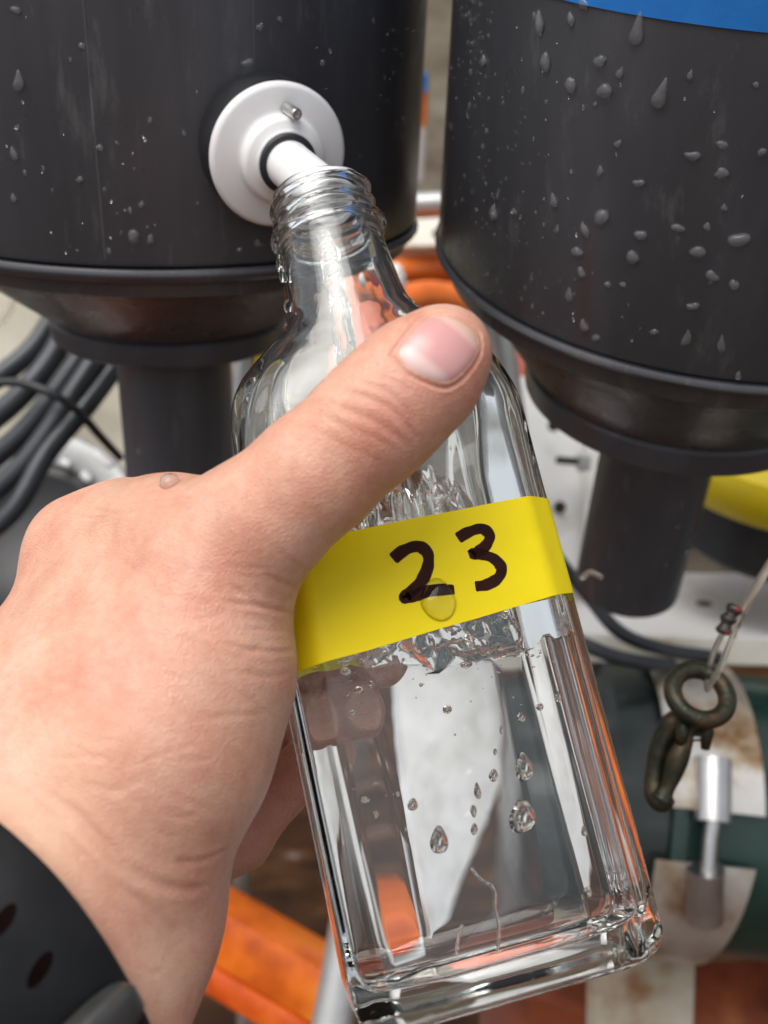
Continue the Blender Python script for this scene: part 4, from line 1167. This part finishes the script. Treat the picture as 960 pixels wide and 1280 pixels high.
def ch(l): return [cpx(*q[:3]) for q in l], [q[3] for q in l]
# fingers behind the bottle (kept apart from one another)
fing = Field((-12.6, -5.0, 13.6), (3.4, 14.6, 32.6), VOX)
FINGERS = [
    [(120, 700, 26.8, 1.15), (200, 690, 30.0, 1.05), (300, 715, 30.6, 0.95), (400, 752, 30.0, 0.86), (470, 765, 29.5, 0.80)],
    [(110, 790, 27.5, 1.15), (190, 800, 30.6, 1.05), (300, 815, 30.8, 0.95), (400, 830, 29.6, 0.86), (468, 830, 28.9, 0.80)],
    [(120, 880, 27.8, 1.10), (210, 905, 30.6, 1.00), (300, 910, 30.6, 0.92), (380, 902, 29.2, 0.84), (440, 892, 28.5, 0.78)],
    [(150, 1030, 26.6, 1.10), (230, 1080, 27.6, 1.05), (298, 1046, 28.4, 0.94), (348, 985, 28.6, 0.84), (390, 950, 28.2, 0.74)],
]
for F_ in FINGERS:
    P_, R_ = ch(F_)
    fing.chain(P_, 0.05, R_, kk=0.25)
# palm, back of the hand, wrist and forearm
P_, R_ = ch([(118, 700, 26.0, 1.42), (60, 830, 25.2, 1.55), (10, 980, 23.6, 1.75), (-30, 1130, 21.4, 2.1)]); fd.chain(P_, 0.9, R_, kk=0.8)
P_, R_ = ch([(120, 790, 27.0, 1.45), (80, 900, 26.0, 1.6), (40, 1040, 23.6, 1.9), (10, 1160, 21.6, 2.1)]); fd.chain(P_, 1.2, R_, kk=0.8)
P_, R_ = ch([(140, 880, 27.2, 1.40), (120, 980, 25.8, 1.6), (90, 1090, 23.4, 1.9), (50, 1190, 21.4, 2.1)]); fd.chain(P_, 1.2, R_, kk=0.8)
P_, R_ = ch([(165, 960, 26.6, 1.35), (190, 1040, 25.4, 1.5), (150, 1150, 23.0, 1.7), (90, 1240, 21.0, 1.9)]); fd.chain(P_, 1.2, R_, kk=0.8)
# wrist and forearm, coming back towards the camera at the lower left
WCC = np.array((-7.59, 8.78, 20.9)); WAC = np.array((0.52, -0.40, 0.755)); WAC /= np.linalg.norm(WAC)
fd.chain([WCC + WAC * 2.2, WCC, WCC - WAC * 3.5, WCC - WAC * 8, WCC - WAC * 13], 1.5, [2.35, 2.5, 2.6, 2.9, 3.2], kk=1.0)
# heel of the hand
P_, R_ = ch([(180, 1080, 23.2, 1.7), (150, 1180, 22.2, 1.7), (100, 1290, 21.0, 1.8), (40, 1380, 20.0, 1.9)]); fd.chain(P_, 1.3, R_, kk=0.9)
# thenar mass and thumb metacarpal
P_, R_ = ch([(262, 735, 23.2, 1.85), (235, 830, 22.9, 2.25), (190, 930, 22.3, 2.35), (120, 1040, 21.6, 2.2)]); fd.chain(P_, 0.9, R_, kk=0.9)
P_, R_ = ch([(252, 860, 23.4, 1.82), (216, 950, 22.9, 1.85), (165, 1050, 22.2, 1.85)]); fd.chain(P_, 0.9, R_, kk=0.9)
fd.merge(fing.g, 0.55)
# thumb
th = Field((-12.6, -5.0, 13.6), (3.4, 14.6, 32.6), VOX)
P_, R_ = ch([(275, 706, 22.9, 1.66), (330, 650, 22.5, 1.42), (395, 592, 22.2, 1.34), (462, 532, 22.0, 1.30), (500, 494, 21.95, 1.27), (535, 462, 22.0, 1.20), (558, 438, 22.1, 0.98)])
th.chain(P_, 0.05, R_, kk=0.5)
fd.merge(th.g, 0.75)
# web between thumb and index
P_, R_ = ch([(105, 690, 26.2, 1.45), (160, 672, 25.6, 1.35), (215, 668, 24.6, 1.25), (285, 660, 23.4, 1.2)]); fd.chain(P_, 0.9, R_, kk=0.8)
# muscle between thumb and index metacarpals
P_, R_ = ch([(200, 690, 24.2, 1.25), (125, 785, 24.0, 1.5), (62, 900, 23.0, 1.75), (12, 1020, 21.8, 1.9)]); fd.chain(P_, 1.3, R_, kk=0.9)
hv, hf = fd.nets()
del fing, th
# light smoothing
hv = hv.astype(np.float64)
used = np.zeros(len(hv), bool); used[hf.ravel()] = True
rem = np.cumsum(used) - 1
hv = hv[used]; hf = rem[hf]
E = np.concatenate([hf[:, [0, 1]], hf[:, [1, 2]], hf[:, [2, 3]], hf[:, [3, 0]]])
deg = np.bincount(E[:, 0], minlength=len(hv)) + np.bincount(E[:, 1], minlength=len(hv))
def lap(V):
    A = np.zeros_like(V)
    for c in range(3):
        A[:, c] = np.bincount(E[:, 0], V[E[:, 1], c], len(V)) + np.bincount(E[:, 1], V[E[:, 0], c], len(V))
    return A / deg[:, None] - V
for i in range(6):
    hv = hv + 0.55 * lap(hv); hv = hv - 0.56 * lap(hv)
# keep off the glass: push any skin point that entered the bottle back out
W0 = cam2world(hv)
rel = (W0 - np.array(BO)) * 100
bx, by, bz = rel @ np.array(BW), rel @ np.array(BF), rel @ np.array(BA)
okz = (bz > 0.3) & (bz < 14.5)
px_, py_ = HW + 0.03 - np.abs(bx), HD + 0.03 - np.abs(by)
pc = (HW + HD - 0.62 + 0.03 - np.abs(bx) - np.abs(by)) / math.sqrt(2)
pen = np.minimum(np.minimum(px_, py_), pc)
isin = okz & (pen > 0)
print('skin points pushed out of the glass', int(isin.sum()), float(pen[isin].max()) if isin.any() else 0)
m1 = isin & (py_ <= np.minimum(px_, pc)); m2 = isin & ~m1 & (px_ <= pc); m3 = isin & ~m1 & ~m2
by[m1] += np.sign(by[m1]) * py_[m1]; bx[m2] += np.sign(bx[m2]) * px_[m2]
bx[m3] += np.sign(bx[m3]) * pc[m3] * 0.7071; by[m3] += np.sign(by[m3]) * pc[m3] * 0.7071
rel = bx[:, None] * np.array(BW) + by[:, None] * np.array(BF) + bz[:, None] * np.array(BA)
W0 = np.where(isin[:, None], rel * 0.01 + np.array(BO), W0)
# one round of quad subdivision, then a light smooth so that folds can be pressed in finely
Ed = np.concatenate([hf[:, [0, 1]], hf[:, [1, 2]], hf[:, [2, 3]], hf[:, [3, 0]]]); Ed.sort(1)
key = Ed[:, 0].astype(np.int64) * len(W0) + Ed[:, 1]
uk, inv = np.unique(key, return_inverse=True)
ua, ub = uk // len(W0), uk % len(W0)
nf = len(hf); n0 = len(W0); n1 = n0 + len(uk)
V2 = np.concatenate([W0, (W0[ua] + W0[ub]) / 2, W0[hf].mean(1)])
em = [n0 + inv[c * nf:(c + 1) * nf] for c in range(4)]
fc = n1 + np.arange(nf)
F2 = np.concatenate([np.stack([hf[:, 0], em[0], fc, em[3]], 1), np.stack([hf[:, 1], em[1], fc, em[0]], 1), np.stack([hf[:, 2], em[2], fc, em[1]], 1), np.stack([hf[:, 3], em[3], fc, em[2]], 1)])
E = np.concatenate([F2[:, [0, 1]], F2[:, [1, 2]], F2[:, [2, 3]], F2[:, [3, 0]]])
deg = np.bincount(E[:, 0], minlength=len(V2)) + np.bincount(E[:, 1], minlength=len(V2))
for i in range(3):
    V2 = V2 + 0.5 * lap(V2); V2 = V2 - 0.5 * lap(V2)
V2 = V2 + 0.35 * lap(V2)
me = bpy.data.meshes.new('person')
me.from_pydata(V2.tolist(), [], F2.tolist()); me.update()
nv = len(me.vertices)
co = np.empty(nv * 3); me.vertices.foreach_get('co', co); co = co.reshape(-1, 3)
nr = np.empty(nv * 3); me.vertices.foreach_get('normal', nr); nr = nr.reshape(-1, 3)
if np.mean(np.einsum('ij,ij->i', nr, co - co.mean(0))) < 0:
    me.flip_normals(); nr = -nr
tris = F2.tolist()
BV = BVHTree.FromPolygons([tuple(c) for c in co], tris)
def on_skin(px, py):
    r = BV.ray_cast(CAM, ray(px, py))
    return r[0], r[1]
tint = np.zeros((nv, 3))
disp = np.zeros(nv)
facing = np.einsum('ij,ij->i', nr, np.array(CAM) - co) > 0
def crease(pts, depth, width, side=0.35, red=0.25, fade=True):
    """a fold pressed into the skin along a line, soft lips either side; mm"""
    sp = catmull([np.array(p, float) for p in pts], 14)
    P3 = []
    for q in sp:
        h, n_ = on_skin(q[0], q[1])
        if h is not None: P3.append(h)
    if len(P3) < 3: return
    fine = []
    for i in range(len(P3) - 1):
        for k in range(4): fine.append(P3[i].lerp(P3[i + 1], k / 4))
    A = np.array([list(q) for q in fine]); R_ = width * 0.004
    lo, hi = A.min(0) - R_, A.max(0) + R_
    cand = np.where(np.all((co > lo) & (co < hi), 1) & facing)[0]
    n = len(fine)
    for c0 in range(0, len(cand), 4000):
        ci = cand[c0:c0 + 4000]
        D2 = ((co[ci][:, None, :] - A[None]) ** 2).sum(2)
        k = D2.argmin(1); d = np.sqrt(D2[np.arange(len(ci)), k]) * 1000
        e = np.minimum(k, n - 1 - k) / max(n - 1, 1)
        s = np.minimum(1, e * 5) if fade else np.ones(len(ci))
        s = s * (d < width * 4)
        disp[ci] += s * (-depth * np.exp(-(d / width) ** 2) + side * depth * np.exp(-((d - 1.9 * width) / (1.0 * width)) ** 2)) * 0.001
        tint[ci, 0] += s * red * np.exp(-(d / (width * 1.3)) ** 2)
def spot(px, py, r, amt, ch_=0, push=0.0):
    h, n_ = on_skin(px, py)
    if h is None: return
    d = np.linalg.norm(co - np.array(h), axis=1)
    w = np.exp(-(d / r) ** 2) * facing
    tint[:, ch_] += amt * w
    disp[:] += push * w
# thumb knuckle folds
for pts, dp, w in (([(402, 500), (440, 515), (470, 528), (500, 548), (512, 562)], 0.168, 0.8), ([(420, 488), (455, 496), (490, 512), (515, 540), (520, 556)], 0.210, 0.8), ([(445, 477), (480, 488), (505, 510), (522, 535)], 0.150, 0.7), ([(395, 512), (430, 533), (470, 548), (500, 566)], 0.090, 0.7), ([(380, 528), (420, 552), (465, 572), (490, 585)], 0.060, 0.7), ([(455, 470), (490, 475), (518, 492)], 0.084, 0.6), ([(490, 462), (520, 478), (540, 492)], 0.084, 0.6)):
    crease(pts, dp, w, red=0.12)
# fold lines at the base of the thumb
for pts, dp, w in (([(380, 768), (350, 764), (318, 757), (270, 752)], 0.248, 0.64), ([(375, 812), (345, 815), (310, 812), (270, 802)], 0.193, 0.64), ([(378, 738), (350, 728), (325, 715)], 0.165, 0.72), ([(372, 790), (345, 788), (305, 786)], 0.110, 0.64), ([(366, 840), (335, 846), (300, 842)], 0.110, 0.72), ([(385, 715), (362, 700), (345, 685)], 0.110, 0.64)):
    crease(pts, dp, w, red=0.14)
# wrist and heel-of-hand wrinkles
for pts, dp, w in (([(80, 1000), (110, 1035), (150, 1078), (190, 1102), (235, 1112), (265, 1105)], 0.347, 1.10), ([(60, 1030), (100, 1070), (140, 1105), (180, 1130), (215, 1160), (228, 1170)], 0.239, 1.02), ([(215, 1075), (240, 1078), (265, 1072), (285, 1062)], 0.217, 0.85), ([(40, 985), (90, 1010), (130, 1050), (165, 1075)], 0.130, 1.02), ([(30, 1050), (80, 1095), (120, 1135), (150, 1180), (175, 1215)], 0.152, 1.02), ([(0, 965), (50, 1010), (90, 1055), (130, 1095)], 0.130, 1.02), ([(90, 1120), (125, 1160), (150, 1200)], 0.108, 0.85), ([(170, 1200), (185, 1216), (205, 1215)], 0.130, 0.77), ([(130, 960), (165, 1000), (200, 1040), (240, 1050)], 0.095, 1.10), ([(200, 1010), (225, 1022), (250, 1018)], 0.108, 0.85), ([(0, 1010), (40, 1055), (70, 1085)], 0.108, 0.85)):
    crease(pts, dp, w, red=0.13)
# tendon edge between thumb and back of the hand
crease([(208, 612), (170, 650), (110, 715), (50, 785), (5, 838)], 0.10, 2.2, side=0.5, red=0.03)
for a in range(9):
    x0 = 95 + a * 13 + random.uniform(-4, 4); y0 = 640 + random.uniform(-14, 10) + a * -2
    crease([(x0, y0), (x0 + 22, y0 + random.uniform(-2, 5)), (x0 + 45, y0 + random.uniform(-3, 8))], 0.10, 0.5, red=0.04)
for a in range(46):     # fine random wrinkles over the whole back
    x0 = random.uniform(20, 300); y0 = random.uniform(680, 1000); an = random.gauss(0.35, 0.35); L = random.uniform(30, 80)
    crease([(x0, y0), (x0 + L * 0.5 * math.cos(an), y0 + L * 0.5 * math.sin(an) + random.uniform(-3, 3)), (x0 + L * math.cos(an), y0 + L * math.sin(an))], random.uniform(0.04, 0.11), random.uniform(0.5, 1.0), red=0.05)
# broad colour: redder knuckle, fingertip, warmer wrist
spot(505, 515, 0.007, 0.32); spot(590, 470, 0.010, 0.25); spot(515, 420, 0.006, 0.15)
spot(40, 1060, 0.02, 0.6, 1); spot(150, 640, 0.02, 0.25, 1); spot(300, 900, 0.02, 0.15, 1); spot(200, 820, 0.02, 0.10); spot(250, 700, 0.015, 0.10)
spot(332, 1010, 0.012, 0.35); spot(300, 1060, 0.012, 0.2)
for a in range(26):
    spot(random.uniform(0, 340), random.uniform(660, 1180), random.uniform(0.005, 0.012), random.uniform(0.02, 0.07), random.choice((0, 0, 1)), random.uniform(-0.00025, 0.00025))
# nail bed
NAIL = [(488, 444), (509, 466), (534, 479), (557, 485), (575, 477), (592, 458), (602, 438), (600, 418), (588, 404), (566, 393), (540, 391), (518, 402), (502, 422)]
NL = np.array(NAIL, float); NCx, NCy = NL.mean(0)
ring = catmull(list(NL) + [NL[0]], 6)[:-1]
crease([tuple(p) for p in ring] + [tuple(ring[0])], 0.55, 0.42, side=0.22, red=0.2, fade=False)
co = co + nr * disp[:, None]
me.vertices.foreach_set('co', co.ravel()); me.update()
tint = np.clip(tint, 0, 0.85)
ca = me.color_attributes.new('tint', 'FLOAT_COLOR', 'POINT')
ca.data.foreach_set('color', np.column_stack([tint, np.ones(nv)]).ravel())
hand = link_mesh('person', me, MAT['skin'], None, True)
tag(hand, 'bare left hand gripping the glass bottle with its thumb across the front', 'person')
# nail plate: curved shell seated in the nail bed
BV2 = BVHTree.FromPolygons([tuple(c) for c in co], tris)
def nail_material():
    m, nt, b = new_mat('nail')
    at = N(nt, 'ShaderNodeAttribute', attribute_name='tint')
    sp = N(nt, 'ShaderNodeSeparateColor'); nt.links.new(at.outputs['Color'], sp.inputs[0])
    cr = ramp(nt, [(0.0, (0.66, 0.44, 0.40)), (0.18, (0.68, 0.47, 0.44)), (0.30, (0.60, 0.31, 0.29)), (0.85, (0.60, 0.30, 0.28)), (0.93, (0.66, 0.42, 0.36)), (1.0, (0.60, 0.40, 0.30))], sp.outputs[0])
    nt.links.new(cr.outputs[0], b.inputs['Base Color'])
    b.inputs['Roughness'].default_value = 0.32; b.inputs['Coat Weight'].default_value = 0.15; b.inputs['Coat Roughness'].default_value = 0.25
    b.inputs['Subsurface Weight'].default_value = 0.15; b.inputs['Subsurface Radius'].default_value = (0.003, 0.0015, 0.001); b.inputs['Subsurface Scale'].default_value = 1.0
    return m
nrings = 12
vv, tt = [], []
base_pts = []
n_ = len(ring)
P0, N0 = [], []
for j in range(nrings + 1):
    s = 1 - j / nrings
    for q in ring:
        x, y = NCx + (q[0] - NCx) * s * 0.985, NCy + (q[1] - NCy) * s * 0.985
        r = BV2.ray_cast(CAM, ray(x, y)); P0.append(r[0]); N0.append(r[1])
        u = ((x - 523) * 0.62 + (y - 462) * -0.78) / 78.0
        tt.append(min(max(u + 0.02, 0), 1))
avg = sum(N0, Vector()).normalized()
# smooth the sampled sheet and lift it into a gentle arch
Pn = np.array([list(p) for p in P0]).reshape(nrings + 1, n_, 3)
for it in range(12):
    Q = Pn.copy()
    Q[1:-1] = (Pn[:-2] + Pn[2:] + np.roll(Pn[1:-1], 1, 1) + np.roll(Pn[1:-1], -1, 1)) / 4
    Pn[1:-1] = 0.4 * Pn[1:-1] + 0.6 * Q[1:-1]
    Pn[-1] = Pn[-2].mean(0)
verts = []
for j in range(nrings + 1):
    lift = (-0.00010, 0.00022, 0.00034, 0.00040)[min(j, 3)] + (0.00025 * (1 - (1 - min(j / nrings, 1)) ** 2))
    for i in range(n_): verts.append(Vector(Pn[j, i]) + avg * lift)
faces = []
for j in range(nrings):
    for i in range(n_):
        k = (i + 1) % n_
        faces.append((j * n_ + i, j * n_ + k, (j + 1) * n_ + k, (j + 1) * n_ + i))
nail = mesh_obj('thumbnail', verts, faces, nail_material(), hand, True)
bmn = bmesh.new(); bmn.from_mesh(nail.data); bmesh.ops.remove_doubles(bmn, verts=bmn.verts, dist=1e-7)
bmesh.ops.recalc_face_normals(bmn, faces=bmn.faces)
bmn.to_mesh(nail.data); bmn.free()
nvn = len(nail.data.vertices)
ca = nail.data.color_attributes.new('tint', 'FLOAT_COLOR', 'POINT')
for i, v in enumerate(nail.data.vertices):
    x, y, _z = proj(v.co); u = ((x - 523) * 0.62 + (y - 462) * -0.78) / 78.0 + 0.10 * ((x - 545) * 0.78 + (y - 440) * 0.62) ** 2 / 2500
    ca.data[i].color = (min(max(u + 0.02, 0), 1), 0, 0, 1)
nail.data.polygons.foreach_set('use_smooth', [True] * len(nail.data.polygons))
# beads of water on the hand
def skin_drop(px, py, w, h, label):
    h_, n2 = BV2.ray_cast(CAM, ray(px, py))[:2]
    if h_ is None: return
    k = (h_ - CAM).dot(FW) / FPX
    v, f = drop_mesh(w * k * 0.5, h * k * 0.5, w * k * 0.42, 0.1, 20, 9, wob=0.05)
    drop_obj(h_, n2, ZUP, v, f, label, None, 'bead')
skin_drop(212, 604, 30, 26, 'round water bead on top of the hand at the thumb base')

# ------------------------------------------------------------------ wristwatch strap
WC = Vector(cam2world(WCC))
WA = cdir(WAC)
wroot = empty('wristwatch', WC)
tag(wroot, 'black rubber watch strap with slots and keeper loop round the wrist', 'watch')
MAT['strapblack'] = weathered('black_strap_rubber', [(0.3, (0.004, 0.0045, 0.005)), (0.7, (0.009, 0.0095, 0.011))], 80, (0.45, 0.6), bump=0.12, dist=0.0003)
MAT['strapblack'].node_tree.nodes['Principled BSDF'].inputs['Specular IOR Level'].default_value = 0.25
we1, we2, _ = frame_from(WA, CAM - WC)
def skin_ring(h):
    """distance from the wrist axis to the skin in each direction, at height h along it"""
    rs = []
    for i in range(96):
        a = 2 * math.pi * i / 96
        d = we1 * math.cos(a) + we2 * math.sin(a)
        o = WC + WA * h
        r = BV2.ray_cast(o + d * 0.08, -d)
        rs.append((r[3] is not None) and (0.08 - r[3]) or 0.026)
    rs = np.array(rs)
    rs = np.clip(rs, 0.018, 0.036)
    for k in range(6): rs = (np.roll(rs, 1) + rs * 2 + np.roll(rs, -1)) / 4
    return rs
HB = (-0.030, -0.0295, -0.0280, -0.018, -0.010, -0.0020, -0.0005, 0.0)
LIFT = (0.0008, 0.0026, 0.0034, 0.0036, 0.0036, 0.0034, 0.0026, 0.0008)
rr_ = np.max([skin_ring(h) for h in (-0.028, -0.018, -0.009, -0.001)], axis=0)
sv, sf = [], []
for h, l in zip(HB, LIFT):
    rs = 0.5 * rr_ + 0.5 * skin_ring(h)
    for i in range(96):
        a = 2 * math.pi * i / 96
        sv.append(WC + WA * h + (we1 * math.cos(a) + we2 * math.sin(a)) * (rs[i] + l))
nb_ = len(HB)
for j in range(nb_ - 1):
    for i in range(96):
        k = (i + 1) % 96
        sf.append((j * 96 + i, j * 96 + k, (j + 1) * 96 + k, (j + 1) * 96 + i))
for i in range(96):
    k = (i + 1) % 96
    sf.append(((nb_ - 1) * 96 + i, (nb_ - 1) * 96 + k, k, i))
strap_ob = mesh_obj('strap', sv, sf, MAT['strapblack'], wroot, True, 40)
BVS = BVHTree.FromPolygons([tuple(v) for v in sv], sf)
def on_strap(px, py):
    r = BVS.ray_cast(CAM, ray(px, py)); return r[0], r[1]
def slot(px, py, L, Wd, ang):
    p, n = on_strap(px, py)
    if p is None: return
    if n.dot(CAM - p) < 0: n = -n
    t = (WA - n * WA.dot(n)).normalized(); s = n.cross(t)
    t2 = t * math.cos(ang) + s * math.sin(ang); s2 = n.cross(t2)
    v, f = [], []
    m = 20
    for (sc, hgt) in ((1.30, -0.0002), (1.15, 0.00015), (1.0, 0.00015), (0.9, -0.0002)):
        for i in range(m):
            a = 2 * math.pi * i / m
            v.append(p + t2 * (math.cos(a) * L * sc) + s2 * (math.sin(a) * Wd * sc * abs(math.cos(a * 1.0)) ** 0 ) + n * hgt)
    for j in range(3):
        for i in range(m):
            k = (i + 1) % m
            f.append((j * m + i, j * m + k, (j + 1) * m + k, (j + 1) * m + i))
    v2 = [p + t2 * (math.cos(2 * math.pi * i / m) * L * 0.95) + s2 * (math.sin(2 * math.pi * i / m) * Wd * 0.95) + n * 0.00012 for i in range(m)]
    mesh_obj('slot', v2 + [q - n * 0.0003 for q in v2], [tuple(range(m)), tuple(range(2 * m - 1, m - 1, -1))] + [(i, m + i, m + (i + 1) % m, (i + 1) % m) for i in range(m)], slot_mat, strap_ob, True, 40)
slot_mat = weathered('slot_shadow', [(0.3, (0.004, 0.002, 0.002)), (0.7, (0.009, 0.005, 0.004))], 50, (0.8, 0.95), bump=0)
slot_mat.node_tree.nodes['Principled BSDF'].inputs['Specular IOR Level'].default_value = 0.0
slot(5, 1150, 0.0034, 0.0015, 0.3); slot(50, 1212, 0.0036, 0.0015, 0.3)
# keeper loop
p, n = on_strap(138, 1258)
if p is not None:
    if n.dot(CAM - p) < 0: n = -n
    t = (WA - n * WA.dot(n)).normalized(); s = n.cross(t)
    b_ = bmesh.new(); bmesh.ops.create_cube(b_, size=2.0)
    bmesh.ops.bevel(b_, geom=list(b_.edges), offset=0.55, segments=5, affect='EDGES', profile=0.5)
    for v in b_.verts:
        q = v.co.copy()
        v.co = p + t * (q.x * 0.0170 - 0.013) + s * (q.y * 0.0046) + n * (q.z * 0.0036 + 0.0026)
    bm_obj('keeper_loop', b_, weathered('black_glossy_keeper', [(0.3, (0.016, 0.016, 0.016)), (0.7, (0.045, 0.045, 0.043))], 60, (0.22, 0.4), bump=0.05), wroot, True, 60)
